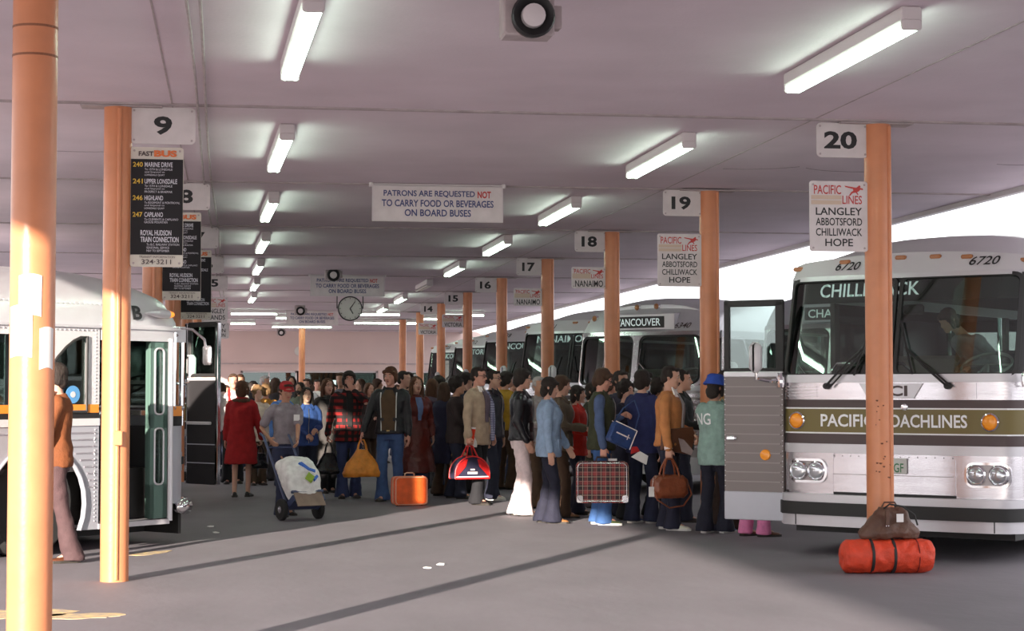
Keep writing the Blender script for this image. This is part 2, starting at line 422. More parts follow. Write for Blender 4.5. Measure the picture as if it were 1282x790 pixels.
# ------------------------------------------------------------------ signs
bolt = MB().lathe([(.010, 0), (.008, -.006)], axis='y', n=8).mesh('bolt'); bolt.materials.append(M_JOINT)
def rrect(x0, z0, x1, z1, r, n=4):
    P = []
    for cx, cz, a0 in ((x1-r, z0+r, -90), (x1-r, z1-r, 0), (x0+r, z1-r, 90), (x0+r, z0+r, 180)):
        for i in range(n+1): a = R(a0+90*i/n); P.append((cx+r*math.cos(a), cz+r*math.sin(a)))
    return P
def board(name, x0, z0, x1, z1, y, label, cat, m=None, th=.012, r=.025, group=None):
    t = thing(name, ((x0+x1)/2, y, z0), 0, label, cat, group)
    w_, h_ = x1-x0, z1-z0
    MB().prism(rrect(-w_/2, 0, w_/2, h_, r), -th, th*.4).build('panel', m or M_WHITE, t, 0)
    for bx_ in (-w_/2+.03, w_/2-.03):
        for bz in (.03, h_-.03): part('bolt', bolt, None, t, (bx_, -th, bz))
    return t, w_, h_, -th-.0015
def number_sign(n, x0, x1, y, extra=''):
    t, w_, h_, yy = board('number_sign', x0, ZC-.325, x1, ZC-.02, y, 'white sign with black bay number %s (%s)' % (WORD[n], n), 'sign', r=.04, group='bay number signs')
    hw = .075*len(n)
    if '1' in n and len(n) == 2: hw = .115
    c = -.02 if x0 > 0 else 0
    text(t, n, (c-hw, .075, c+hw, h_-.075), flat(yy), M_BLACK, 'numeral', .035)
def pegasus(t, x, z, s, yy):
    P = [(-1.0,.55),(-.2,.42),(.25,.35),(.45,.5),(.6,.62),(.72,.5),(.66,.35),(.95,.28),(1.0,.12),(.7,.16),(.55,.0),(.35,-.12),(.5,-.35),(.38,-.38),(.2,-.15),(-.15,-.22),(-.4,-.5),(-.52,-.45),(-.3,-.12),(-.05,.05),(-.1,.22),(-.9,.40)]
    MB().prism([(x+a*s, z+b*s) for a, b in P], yy, yy-.001).build('winged_emblem', M_RED, t, 0)
def dest_sign(lines, x0, x1, z0, z1, y, lb):
    t, w_, h_, yy = board('destination_sign', x0, z0, x1, z1, y, 'white PACIFIC LINES sign listing ' + lb, 'sign', group='destination signs')
    top = h_
    q = 1.0 if len(lines) > 1 else .82
    text(t, 'PACIFIC', (-w_*.43, top-.115*q, w_*.04, top-.035*q), flat(yy), M_RED, bold=.012)
    text(t, 'LINES', (w_*.06, top-.20*q, w_*.40, top-.125*q), flat(yy), M_RED, bold=.012)
    pegasus(t, w_*.26, top-.085, .085, yy)
    for zz in (top-.16*q, top-.205*q): MB().box(-w_/2+.012, yy-.001, zz, w_*.045, yy, zz+.036).build('tape_strip', M_TAPE, t, 0)
    n = len(lines); z = top-.222*q; lh = (z-(.03 if n > 1 else .0))/n
    for i, s_ in enumerate(lines):
        hw = min(.44, .062*len(s_))*w_
        if len(s_) <= 4: hw = .24*w_
        elif len(s_) >= 7: hw = .40*w_
        else: hw = .34*w_
        text(t, s_, (-hw, z-lh*(i+1)+lh*.16, hw, z-lh*i-lh*.10), flat(yy), M_BLACK, bold=.014)
L4 = ['LANGLEY', 'ABBOTSFORD', 'CHILLIWACK', 'HOPE']
for k, n in enumerate(names):
    x, y = RC[k]
    number_sign(n, x-.56, x-.09, y-.02, 'on its orange column')
    if k < 2: dest_sign(L4, x-.63, x-.105, 2.77, 3.385, y-.03, 'LANGLEY ABBOTSFORD CHILLIWACK HOPE ' + ('under sign twenty' if k == 0 else 'under sign nineteen'))
    elif k < 4: dest_sign(['NANAIMO'], x-.61, x-.09, 3.06, 3.37, y-.03, 'NANAIMO under sign ' + WORD[n])
    elif k > 4: dest_sign(['VICTORIA'], x-.61, x-.09, 3.06, 3.37, y-.03, 'VICTORIA under sign ' + WORD[n])
M_RBLACK = mat('route_black', (.010, .008, .010), .75)
M_CREAM = mat('cream_print', (.62, .57, .50), .5)
M_YEL = mat('yellow_print', (.66, .42, .04), .5)
M_WPRINT = mat('white_print', (.62, .60, .66), .5)
M_OPRINT = mat('orange_print', (.70, .16, .04), .5)
def route_board(x0, y, lb, full):
    w_, z0, z1 = .43, 2.575, 3.565
    t, w_, h_, yy = board('route_board', x0, z0, x0+w_, z1, y, lb, 'sign', M_CREAM, group='bus route boards')
    f = flat(yy-.006)
    MB().box(-w_/2+.004, yy-.004, .10, w_/2-.004, yy, h_-.10).build('route_panel', M_RBLACK, t, 0)
    text(t, 'FAST', (-.15, h_-.075, -.03, h_-.035), f, M_BROWN, bold=.03); text(t, 'BUS', (-.025, h_-.08, .16, h_-.025), f, M_OPRINT, bold=.05)
    z = h_-.125
    rows_ = (('240', 'MARINE DRIVE', ['To 15TH & LONSDALE', 'and beyond to', 'LONSDALE QUAY']), ('241', 'UPPER LONSDALE', ['To 15TH & LONSDALE', 'and beyond to', 'PROSPECT & BRAEMAR']),
             ('246', 'HIGHLAND', ['To EDGEMONT & MONTROYAL', 'and beyond to', 'LONSDALE QUAY']), ('247', 'CAPILANO', ['To CLEMENTS & CAPILANO', 'GROUSE MOUNTAIN']))
    for a, b, sm in rows_:
        text(t, a, (-.195, z-.04, -.115, z), f, M_YEL, bold=.02); text(t, b, (-.10, z-.04, -.10+.0185*len(b)*1.02, z), f, M_WPRINT, bold=.015)
        if full:
            for i, s_ in enumerate(sm): text(t, s_, (-.10, z-.068-i*.024, -.10+.0125*len(s_), z-.05-i*.024), f, M_WPRINT)
        z -= .138
    z -= .01
    text(t, 'ROYAL HUDSON', (-.13, z-.045, .12, z), f, M_WPRINT, bold=.02); text(t, 'TRAIN CONNECTION', (-.13, z-.10, .18, z-.055), f, M_WPRINT, bold=.02)
    if full:
        for i, s_ in enumerate(('To B.C. RAILWAY STATION', 'SEASONAL SERVICE', 'MAY TO SEPTEMBER')): text(t, s_, (-.08, z-.128-i*.026, -.08+.0115*len(s_), z-.11-i*.026), f, M_WPRINT)
    text(t, 'TRANSIT INFORMATION', (-.14, .072, .15, .09), f, M_BROWN); text(t, '324·3211', (-.12, .022, .12, .062), f, M_BROWN, bold=.01)
for k, n in ((1, '9'), (2, '8'), (3, '7'), (4, '6'), (5, '5')):
    x, y = LC[k]
    number_sign(n, x+.10, x+.63, y-.02, 'on its orange column')
    if k < 4: route_board(x+.105, y-.03, 'black bus route board with yellow numbers under sign ' + WORD[n], k < 3)
x, y = LC[5]
dest_sign(['LANGLEY', 'ISLANDS'], x+.11, x+.63, 2.95, 3.46, y-.03, 'LANGLEY and ISLANDS under number 5')
t, w_, h_, yy = board('destination_sign', x+.12, 2.62, x+.66, 2.94, y-.05, 'white sign listing HANEY MISSION HARRISON below number 5', 'sign', group='destination signs')
for i, s_ in enumerate(('HANEY', 'MISSION', 'HARRISON')): text(t, s_, (-.2, h_-.10-.095*i, .2, h_-.025-.095*i), flat(yy), M_BLACK, bold=.014)
for i, (yb, lb) in enumerate(((20.76, 'nearest'), (37.3, 'middle'), (53.8, 'farthest'))):
    t = thing('hanging_sign', (2.31, yb, 3.49), 0, 'white PATRONS ARE REQUESTED NOT TO CARRY FOOD sign hung from ceiling, %s one' % lb, 'sign', 'food and beverage signs')
    MB().box(-.735, -.012, 0, .735, .012, .385).build('panel', M_WHITE, t, 0)
    fr = MB().box(-.75, -.016, -.012, .75, .016, 0).box(-.75, -.016, .385, .75, .016, .397).box(-.75, -.016, 0, -.735, .016, .385).box(.735, -.016, 0, .75, .016, .385)
    fr.build('frame', M_FIX, t, 0)
    MB().rod([(-.78, 0, .412), (.78, 0, .412)], .012, 8).build('hanging_pipe', M_FIX, t)
    for sx in (-.76, .76): MB().rod([(sx, 0, .38), (sx, 0, .43)], .026, 8).build('pipe_clamp', M_FIX, t)
    f = flat(-.0145); c = M_NAVY
    text(t, 'PATRONS ARE REQUESTED', (-.62, .265, .425, .345), f, c, bold=.022); text(t, 'NOT', (.455, .265, .61, .345), f, M_RED, bold=.035)
    text(t, 'TO CARRY FOOD OR BEVERAGES', (-.64, .158, .64, .238), f, c, bold=.022); text(t, 'ON BOARD BUSES', (-.38, .05, .38, .13), f, c, bold=.022)
# ------------------------------------------------------------------ tube lights
LL = 2.44
lh = MB().cbox(-.068, -LL/2, ZC-.10, .068, LL/2, ZC-.001, .012).mesh('housing'); lh.materials.append(M_FIX)
le = MB().cbox(-.066, -.016, ZC-.15, .066, .016, ZC-.08, .012).mesh('end_cap'); le.materials.append(M_FIX)
lt = MB().rod([(0, -LL/2+.03, 0), (0, LL/2-.03, 0)], .019, 10).mesh('tube'); shade(lt, 60); lt.materials.append(M_TUBE)
lto = MB().rod([(0, -LL/2+.03, 0), (0, LL/2-.03, 0)], .019, 10).mesh('tube'); shade(lto, 60); lto.materials.append(M_TUBEOFF)
def tube_light(x, y, rz, label, on=True, L=1):
    t = thing('tube_light', (x, y, 0), rz, label, 'light', 'ceiling tube lights'); t.scale = (1, L, 1)
    part('housing', lh, None, t)
    for s_ in (-1, 1):
        part('end_cap', le, None, t, (0, s_*(LL/2-.01), 0)); part('tube', lt if on else lto, None, t, (s_*.036, 0, ZC-.132))
ordn = ['nearest', 'second', 'third', 'fourth', 'fifth', 'sixth', 'seventh', 'eighth']
for k in range(7): tube_light(.43 + .01*k, 11.95 + 5.56*k, R(1.5), 'lit twin-tube ceiling light, %s of the left row' % ordn[k])
for k in range(8): tube_light(4.12, 11.93 + 5.56*k, 0, ('lit twin-tube ceiling light, %s of the right row' if k != 5 else 'unlit twin-tube ceiling light, %s of the right row') % ordn[k], k != 5)
for i, (p0, p1, y, lb) in enumerate(((288, 347, 53.8, 'left in the front rank'), (345, 367, 56.8, 'short, beside the clock sign'), (288, 319, 61.5, 'left in the third rank'), (340, 416, 64.6, 'behind the lone middle column'),
                          (444, 503, 53.8, 'middle in the front rank'), (444, 502, 60.5, 'middle in the third rank'), (512, 528, 60.5, 'beside the column past number 14'), (532, 551, 56.8, 'behind the number 14 sign'), (560, 612, 53.8, 'above the far buses, nearer'), (556, 585, 61.0, 'above the far buses, farther'))):
    x0, x1 = (p0-290)*y/2353, (p1-290)*y/2353
    tube_light((x0+x1)/2, y, R(90), 'lit crosswise tube light at the far end, ' + lb, True, (x1-x0)/LL)
# ------------------------------------------------------------------ speakers, clocks
for i, (px, D, z, lb) in enumerate(((667, 10.3, 3.665, 'grey ceiling loudspeaker with black ring at the top of the view'), (417, 35.8, 3.82, 'grey ceiling loudspeaker with black ring above the clock'), (376, 50.5, 3.76, 'grey ceiling loudspeaker before the farthest sign'), (352, 68.0, 3.72, 'tiny loudspeaker near the end wall'))):
    x, y = at(px, D); t = thing('loudspeaker', (x, y, z), 0, lb, 'speaker', 'ceiling loudspeakers')
    MB().cbox(-.16, .02, -.10, .13, .22, ZC-z-.002, .012).build('box', M_JOINT, t)
    MB().lathe([(.06, .04), (.068, -.01), (.115, -.05), (.125, -.03), (.118, .03)], axis='y', n=24, c=(0, 0, -.0)).build('horn_ring', M_BLACK, t)
    MB().lathe([(.07, .0), (.066, -.055), (.03, -.065)], axis='y', n=20).build('cone', M_FIX, t)
    MB().cbox(.13, .06, -.05, .18, .16, .08, .006).build('bracket', M_JOINT, t)
M_FACE = mat('clock_face', (.62, .60, .56), .5)
t = thing('hanging_clock', (2.36, 37.25, 3.225), 0, 'round double-sided clock hung under the middle hanging sign', 'clock')
MB().lathe([(.235, .05), (.25, .04), (.25, -.05), (.238, -.06), (.228, -.05), (.228, -.03)], axis='y', n=36).build('case', M_BLACK, t)
MB().lathe([(.228, -.02), (.228, -.04), (.0, -.04)], axis='y', n=36).build('face', M_FACE, t)
tk = MB()
for h in range(12):
    a = R(30*h); tk.rod([(.19*math.sin(a), -.043, .19*math.cos(a)), (.215*math.sin(a), -.043, .215*math.cos(a))], .006, 5)
tk.build('hour_marks', M_BLACK, t)
for ln, a, r_ in ((.12, R(150), .010), (.18, R(35), .007)): MB().rod([(0, -.047, 0), (ln*math.sin(a), -.047, ln*math.cos(a))], r_, 5).build('hand', M_BLACK, t)
for sx in (-1, 1): MB().rod([(sx*.262, 0, 0), (sx*.262, 0, .25)], .012, 6).build('hanger', M_BLACK, t)
t = thing('wall_clock', (2.62, YB-.03, 3.14), 0, 'small round white clock on the end wall', 'clock')
MB().lathe([(.17, .02), (.17, -.03), (.15, -.035), (.0, -.035)], axis='y', n=24).build('face', M_FACE, t)
MB().lathe([(.175, .02), (.185, -.02), (.175, -.04), (.165, -.03)], axis='y', n=24).build('case', M_FIX, t)
for ln, a in ((.08, R(150)), (.12, R(35))): MB().rod([(0, -.042, 0), (ln*math.sin(a), -.042, ln*math.cos(a))], .007, 5).build('hand', M_BLACK, t)
# ================================================================== coaches
def mk(mb, name, m, smooth=30):
    me = mb.mesh(name); bm_fix(me)
    if smooth: shade(me, smooth)
    me.materials.append(m); return me
def F(x, z):                       # front skin of the flat-fronted coach: y for given x, z (front looks to -y)
    a = abs(x)/1.22
    y = -.05 + .09*a**3 + (((abs(x)-1.06)/.16)**2*.10 if abs(x) > 1.06 else 0)
    if z > 1.70: y += .22*(z-1.70)
    if z > 2.66: y += .55*(z-2.66)
    return y
def fpatch(x0, x1, z0, z1, off=0, th=.03, nx=14, nz=4, FF=F):
    zt = z1 if callable(z1) else (lambda x: z1)
    zb = z0 if callable(z0) else (lambda x: z0)
    def fn(u, v):
        x = x0+(x1-x0)*u; z = zb(x)+(zt(x)-zb(x))*v; y = FF(x, z)
        return (x, y-off, z), (x, y-off+th, z)
    return MB().surf(fn, nx, nz, th)
def fring(x0, z0, x1, z1, wd, off, th, FF=F, r=.05):
    """rounded frame following the front skin"""
    o_, i_ = rrect(x0-wd, z0-wd, x1+wd, z1+wd, r+wd, 5), rrect(x0, z0, x1, z1, r, 5)
    n = len(o_); mb = MB()
    def den(P):
        Q = []
        for k in range(len(P)):
            a, b = P[k], P[(k+1) % len(P)]
            m_ = max(1, int(math.hypot(a[0]-b[0], a[1]-b[1])/.15))
            m_ = 8 if m_ > 1 else 1
            for j in range(m_): Q.append((a[0]+(b[0]-a[0])*j/m_, a[1]+(b[1]-a[1])*j/m_))
        return Q
    o_, i_ = den(o_), den(i_)
    n = len(o_)
    vs_ = [(x, FF(x, z)-off, z) for x, z in o_] + [(x, FF(x, z)-off, z) for x, z in i_] + [(x, FF(x, z)-off+th, z) for x, z in o_] + [(x, FF(x, z)-off+th, z) for x, z in i_]
    fs = []
    for k in range(n):
        j = (k+1) % n
        fs += [(k, j, n+j, n+k), (2*n+k, 3*n+k, 3*n+j, 2*n+j), (k, 2*n+k, 2*n+j, j), (n+k, n+j, 3*n+j, 3*n+k)]
    return mb.add(vs_, fs)
BL = 9.5                            # coach length
def wheel_mesh(): return (mk(MB().lathe([(.30, -.13), (.46, -.13), (.495, -.09), (.495, .09), (.46, .13), (.30, .13)], axis='x', n=28), 'tyre', M_TYRE),
                          mk(MB().lathe([(.30, -.10), (.30, .02), (.10, .05), (.09, .11), (.0, .11)], axis='x', n=20), 'wheel_rim', M_STEEL))
TYRE, RIM = wheel_mesh()
def seat_mesh():
    mb = MB()
    mb.cbox(-.5, .0, .38, .5, .45, .52, .03); mb.cbox(-.5, .38, .45, .5, .52, 1.12, .05)
    return mk(mb, 'seat', M_SEAT)
SEAT = seat_mesh()
def side_parts(t, sgn, zwin0=1.70, zwin1=2.45, y0=.55, body=M_STEEL, roofz=2.64, nwin=5, wlen=1.55, tint=M_TINT):
    x = 1.22*sgn
    mb = MB(); mb.box(min(x, x-.04*sgn), y0-.2, .32, max(x, x-.04*sgn), BL, zwin0)
    for i in range(11):             # corrugations
        z = .62 + i*.085
        mb.prism([(x, z), (x+.014*sgn, z+.02), (x+.014*sgn, z+.05), (x, z+.07)], y0-.15, BL)
    part('side_panel', mk(mb, 'side_panel', body), None, t)
    mb = MB().box(min(x, x-.04*sgn), y0-.2, zwin1, max(x, x-.04*sgn), BL, roofz+.02); part('roof_rail', mk(mb, 'roof_rail', M_ALU), None, t)
    for i in range(nwin+1):
        yy = y0-.2 + i*wlen
        part('window_pillar', mk(MB().box(min(x, x-.05*sgn), 0, zwin0, max(x, x-.05*sgn), .11, zwin1), 'window_pillar', M_RUBBER), None, t, (0, yy, 0))
        if i < nwin: part('side_window', mk(MB().box(x-.012, .11, zwin0, x-.004, wlen, zwin1), 'side_window', tint), None, t, (0, yy, 0))
    part('rear_quarter', mk(MB().box(min(x, x-.04*sgn), y0-.09+nwin*wlen, zwin0, max(x, x-.04*sgn), BL, zwin1), 'rear_quarter', M_ALU), None, t)
def roof_mesh(prof, m, nm='roof', z_eave=2.64, hw=1.22):
    """prof: (y, crown height, half width)"""
    rings = []
    for y, zt, hw_ in prof:
        P = [(-hw_, y, z_eave)]
        for i in range(15):
            a = math.pi - math.pi*i/14; c_, s_ = math.cos(a), math.sin(a)
            P.append((hw_*math.copysign(abs(c_)**.75, c_), y, z_eave + (zt-z_eave)*s_**.8))
        P.append((hw_, y, z_eave)); rings.append(P)
    return mk(MB().loft(rings), nm, m, 50)
def steering(t, x, y, z):
    c = (x, y, z); mb = MB(); n = 22
    tilt = R(28); pts = []
    for i in range(n+1):
        a = 2*math.pi*i/n; u, v = .24*math.cos(a), .24*math.sin(a); pts.append((x+u, y+v*math.cos(tilt), z+v*math.sin(tilt)))
    mb.rod(pts, .014, 6, False)
    mb.rod([pts[0], c, pts[11]], .012, 6); mb.rod([c, pts[16]], .012, 6); mb.rod([c, (x, y-.12, z-.5)], .03, 8)
    part('steering_wheel', mk(mb, 'steering_wheel', mat('wheel_grey', (.30, .29, .28), .35)), None, t)
def interior(t, x=.62, dash=1.62):
    part('cabin_floor', mk(MB().box(-1.17, .3, .75, 1.17, BL-.1, .80), 'cabin_floor', M_INT, 0), None, t)
    part('dashboard', mk(MB().cbox(-1.0, .16, 1.0, 1.1, .55, dash-.03, .06), 'dashboard', M_INT), None, t)
    for r_ in range(5):
        for sx in (-.65, .65):
            if r_ == 0 and sx > 0: continue
            part('seat', SEAT, None, t, (sx, 1.6 + r_*1.0, .80))
    part('driver_seat', mk(MB().cbox(-.25, .0, .35, .25, .45, .5, .04).cbox(-.25, .38, .4, .25, .5, 1.15, .05), 'driver_seat', M_INT), None, t, (.62, 1.0, .80))
    part('rail', mk(MB().rod([(-.95, .65, 1.2), (-.95, .65, 1.75), (-.9, .65, 1.82), (-.2, .65, 1.82), (-.12, .66, 1.75), (-.1, .67, 1.4)], .02, 6), 'rail', M_CHROME), None, t)
    steering(t, x, .72, 1.80)
def wheels(t, ys=(2.3, 7.6)):
    for y in ys:
        for s_ in (-1, 1):
            part('tyre', TYRE, None, t, (s_*1.06, y, .495)); part('wheel_rim', RIM, None, t, (s_*1.08, y, .495), (0, 0, 0 if s_ > 0 else math.pi))
def disc(x, z, r, y, off, nm, m, FF=F, n=18, dome=.012):
    yy = FF(x, z)-off
    return mk(MB().lathe([(r, .02), (r, 0), (r*.8, -dome*.7), (r*.3, -dome)], (x, yy, z), 'y', n), nm, m)
def mirror(t, x, z0, sgn, y=-.18):
    e = part('mirror', mk(MB().cbox(x-.065, y-.045, z0, x+.065, y+.05, z0+.30, .045), 'mirror', M_WPAINT, 50), None, t)
    part('mirror_arm', mk(MB().rod([(x, y+.01, z0+.05), (x, y+.02, z0-.06), (x+.10*sgn, y+.1, z0-.08), (x+.18*sgn, .06, z0-.07)], .018, 7), 'mirror_arm', M_CHROME), None, e)
    part('mirror_bracket', mk(MB().lathe([(.035, -.08), (.045, 0), (.03, .06)], (x+.16*sgn, .03, z0-.06), 'z', 10), 'mirror_bracket', M_CHROME), None, e)
# ---------------------------------------------------------------- flat-fronted coach (the brown and olive striped one)
def flat_coach():
    t = bpy.data.objects.new('coach', None); col.objects.link(t)
    W = 1.215
    # windscreen
    for s_, nm in ((-1, 'l'), (1, 'r')):
        x0, x1 = (-1.15, -.035) if s_ < 0 else (.035, 1.15)
        part('windscreen', mk(fpatch(x0, x1, 1.71, 2.62, -.012, .008, 12, 6), 'windscreen', M_WS, 60), None, t)
        part('windscreen_gasket', mk(fring(x0+.01, 1.72, x1-.01, 2.61, .035, .008, .04), 'windscreen_gasket', M_RUBBER), None, t)
    part('sign_box', mk(fpatch(-1.13, 1.13, 2.40, 2.62, -.03, .05, 12, 2), 'sign_box', M_BLACK), None, t)
    part('corner_post', mk(fpatch(-1.22, -1.15, 1.70, 2.64, .0, .12, 4, 6), 'corner_post', M_RUBBER, 60), None, t)
    part('corner_post', mk(fpatch(1.15, 1.22, 1.70, 2.64, .0, .12, 4, 6), 'corner_post', M_RUBBER, 60), None, t)
    # cap above the windscreen and roof
    arch = lambda x: 2.795 + .075*(1-(x/1.22)**2)
    part('brow_trim', mk(fpatch(-W, W, 2.62, 2.665, .012, .05, 16, 2), 'brow_trim', M_ALU), None, t)
    cap = part('front_cap', mk(fpatch(-W, W, 2.66, arch, .004, .10, 18, 4), 'front_cap', M_WPAINT, 50), None, t)
    for x in (-1.15, -.62, -.04, .31, .62, 1.16):
        z = arch(x)-.05; yy = F(x, z)-.03
        part('marker_light', mk(MB().cbox(x-.055, yy, z-.02, x+.055, yy+.05, z+.02, .012), 'marker_light', mat('marker_dull', (.38, .15, .05), .3)), None, t)
    part('roof', roof_mesh([(.36, 2.868, 1.10), (.5, 2.90, 1.19), (.8, 2.98, 1.21), (1.15, 3.07, 1.22), (1.5, 3.11, 1.22), (BL-.5, 3.11, 1.22), (BL, 2.95, 1.15)], M_WPAINT), None, t)
    # bands below the windscreen
    for nm, z0, z1, off, m, sx in (('sill_trim', 1.635, 1.71, .02, M_ALU, W), ('nose_panel', 1.47, 1.637, 0, M_STEEL, W), ('brown_band', 1.385, 1.472, .003, M_BROWN, W),
                                   ('olive_band', 1.150, 1.386, .006, M_OLIVE, W), ('brown_band', 1.05, 1.151, .003, M_BROWN, W), ('belt_trim', .965, 1.052, .025, M_ALU, W), ('lower_panel', .55, .967, 0, M_STEEL, W)):
        part(nm, mk(fpatch(-sx, sx, z0, z1, off, .04, 20, 2), nm, m, 50), None, t)
    for z in (1.383, 1.148): part('white_line', mk(fpatch(-W, W, z, z+.014, .010, .02, 20, 1), 'white_line', mat('white_line', (.8, .8, .8), .4)), None, t)
    for z in (1.50, 1.53, 1.56, 1.59):
        for a, b in ((-W, -.78), (.86, W)): part('nose_rib', mk(fpatch(a, b, z, z+.014, .012, .02, 8, 1), 'nose_rib', M_STEEL), None, t)
    part('nose_plate', mk(fpatch(-.75, .82, 1.49, 1.625, .010, .02, 12, 1), 'nose_plate', M_STEEL), None, t)
    pl = part('maker_plate', mk(MB().prism([(-.32, 1.625), (.32, 1.625), (.23, 1.485), (-.23, 1.485)], F(0, 1.5)-.024, F(0, 1.5)-.01), 'maker_plate', M_ALU), None, t)
    for i in range(27): 
        x = -1.1 + i*2.2/26; part('rivet', mk(MB().lathe([(.007, 0), (.005, -.005)], (x, F(x, .94)-.001, .94), 'y', 6), 'rivet', M_STEEL_D, 0), None, t)
    part('bonnet_lid', mk(fpatch(-.62, .62, .60, .92, .012, .02, 12, 3), 'bonnet_lid', M_STEEL, 50), None, t)
    part('vent_slot', mk(fpatch(-.6, .62, .575, .60, .016, .02, 8, 1), 'vent_slot', M_RUBBER), None, t)
    part('lid_crease', mk(fpatch(-.6, .6, .765, .772, .016, .02, 8, 1), 'lid_crease', M_STEEL_D), None, t)
    # signals, lamps, plate
    for x in (-1.0, .945):
        part('signal_rim', mk(MB().lathe([(.085, .03), (.085, -.012), (.072, -.02), (.068, 0)], (x, F(x, 1.27)-.012, 1.27), 'y', 22), 'signal_rim', M_CHROME), None, t)
        part('turn_signal', disc(x, 1.27, .070, 0, .018, 'turn_signal', M_AMBER, dome=.03), None, t)
        s_ = 1 if x > 0 else -1
        bx0, bx1 = (x-.09, x+.34) if x < 0 else (x-.24, x+.19)
        bz = part('headlamp_bezel', mk(fpatch(bx0-.06, bx1+.06, .60, .965, .018, .03, 8, 2), 'headlamp_bezel', M_STEEL, 50), None, t)
        part('bezel_rim', mk(fring(bx0+.03, .70, bx1-.03, .885, .022, .036, .03, r=.06), 'bezel_rim', M_CHROME), None, t)
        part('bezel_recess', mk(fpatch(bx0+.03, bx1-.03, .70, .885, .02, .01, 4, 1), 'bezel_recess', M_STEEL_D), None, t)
        for k in (0, 1):
            xx = bx0+.115+.20*k; yy = F(xx, .79)-.03
            part('headlamp_ring', mk(MB().lathe([(.092, .02), (.094, -.012), (.084, -.022), (.078, -.008)], (xx, yy, .793), 'y', 22), 'headlamp_ring', M_CHROME), None, t)
            part('headlamp', mk(MB().lathe([(.08, .02), (.08, -.006), (.055, -.022), (.02, -.028)], (xx, yy, .793), 'y', 22), 'headlamp', mat('lamp_glass', (.55, .57, .60), .06, .6)), None, t)
    part('number_plate', mk(MB().cbox(-.15, F(0, .86)-.035, .785, .16, F(0, .86)-.02, .93, .01), 'number_plate', mat('plate', (.62, .62, .58), .5)), None, t)
    part('fog_lamp', disc(.13, 1.405, .035, 0, .01, 'fog_lamp', M_CHROME), None, t)
    # bumper
    FB = lambda x, z: F(x, .5)-.10
    for nm, z0, z1, off, m, hw in (('bumper', .275, .575, 0, M_ALU, 1.24), ('bumper_rubber', .38, .50, .035, M_RUBBER, 1.235)):
        def FW(x, z, FB=FB): return FB(max(-1.2, min(1.2, x)), z) + (max(0, abs(x)-1.1)/.14)**2*.10
        part(nm, mk(fpatch(-hw, hw, z0, z1, off, .12, 22, 2, FW), nm, m, 50), None, t)
    for x in (-.98, 1.0): part('bumper_seam', mk(fpatch(x, x+.01, .28, .38, .003, .02, 1, 1, FW), 'bumper_seam', M_RUBBER), None, t)
    part('underbody', mk(MB().box(-1.1, .15, .2, 1.1, BL-.3, .35).box(-.8, .05, .24, -.2, .3, .3).box(-.35, .02, .19, .1, .2, .25), 'underbody', M_RUBBER, 0), None, t)
    # wipers
    for xa, za, xb, zb in ((-.66, 1.60, -.30, 1.95), (.56, 1.60, .14, 1.96)):
        mb = MB(); P = lambda x, z, o=.05: (x, F(x, z)-o, z)
        mb.rod([P(xa, za), P((xa+xb)/2, (za+zb)/2, .07), P(xb, zb)], .011, 6); mb.rod([P(xa+.05, za-.01), P((xa+xb)/2+.05, (za+zb)/2-.01, .07), P(xb+.01, zb-.03)], .009, 6)
        d = (xa-xb)*.55
        mb.rod([P(xb-d*.35, zb+.25, .03), P(xb+d*.35, zb-.25, .03)], .010, 5); mb.lathe([(.035, .03), (.03, -.05)], P(xa, za, 0), 'y', 10)
        part('wiper', mk(mb, 'wiper', M_RUBBER), None, t)
    side_parts(t, -1, y0=1.35); side_parts(t, 1)
    part('rear_panel', mk(MB().box(-1.2, BL-.05, .3, 1.2, BL, 1.6).box(-1.2, BL-.05, 2.4, 1.2, BL, 2.66).box(-1.2, BL-.05, 1.5, -.9, BL, 2.5).box(.9, BL-.05, 1.5, 1.2, BL, 2.5), 'rear_panel', M_ALU, 0), None, t)
    part('ceiling_lining', mk(MB().box(-1.16, .45, 2.55, 1.16, BL-.1, 2.6), 'ceiling_lining', M_INT, 0), None, t)
    interior(t); wheels(t)
    part('inner_mirror', mk(MB().cbox(-.1, .42, 2.28, .12, .45, 2.38, .02), 'inner_mirror', M_RUBBER), None, t)
    mirror(t, -1.36, 1.70+.03, 1); mirror(t, 1.42, 1.73, -1)
    return t
def front_text(t, s_, x0, z0, x1, z1, m, off=.012, bold=.0, shear=0, name='lettering', FF=F):
    text(t, s_, (x0, z0, x1, z1), lambda u, v: (u, FF(u, v)-off, v), m, name, bold, shear)
M_SIGN = mat('blind_lettering', (.62, .70, .70), .6, emit=.45)
M_WLET = mat('white_lettering', (.85, .85, .86), .5)
def dress(t, num, dest, label, loc, rz, plate=None):
    t.location = loc; t.rotation_euler = (0, 0, rz); tag(t, label, 'bus', 'parked coaches')
    front_text(t, 'PACIFIC', -.735, 1.215, -.17, 1.335, M_WLET, .012, .02); front_text(t, 'COACHLINES', -.12, 1.215, .735, 1.335, M_WLET, .012, .02)
    front_text(t, num, -.70, 2.715, -.44, 2.80, M_BLACK, .012, .012, .2); front_text(t, num, .66, 2.715, .94, 2.80, M_BLACK, .012, .012, .2)
    n = len(dest)
    front_text(t, dest, -.84, 2.455, -.84+.104*n, 2.585, M_SIGN, -.02, .012)
    text(t, 'MCI', (-.17, 1.505, .17, 1.605), flat(F(0, 1.5)-.026), M_BROWN, bold=.03)
    text(t, plate or '416·GF', (-.12, .80, .13, .885), flat(F(0, .86)-.037), mat('plate_green', (.05, .2, .08), .5), bold=.01)
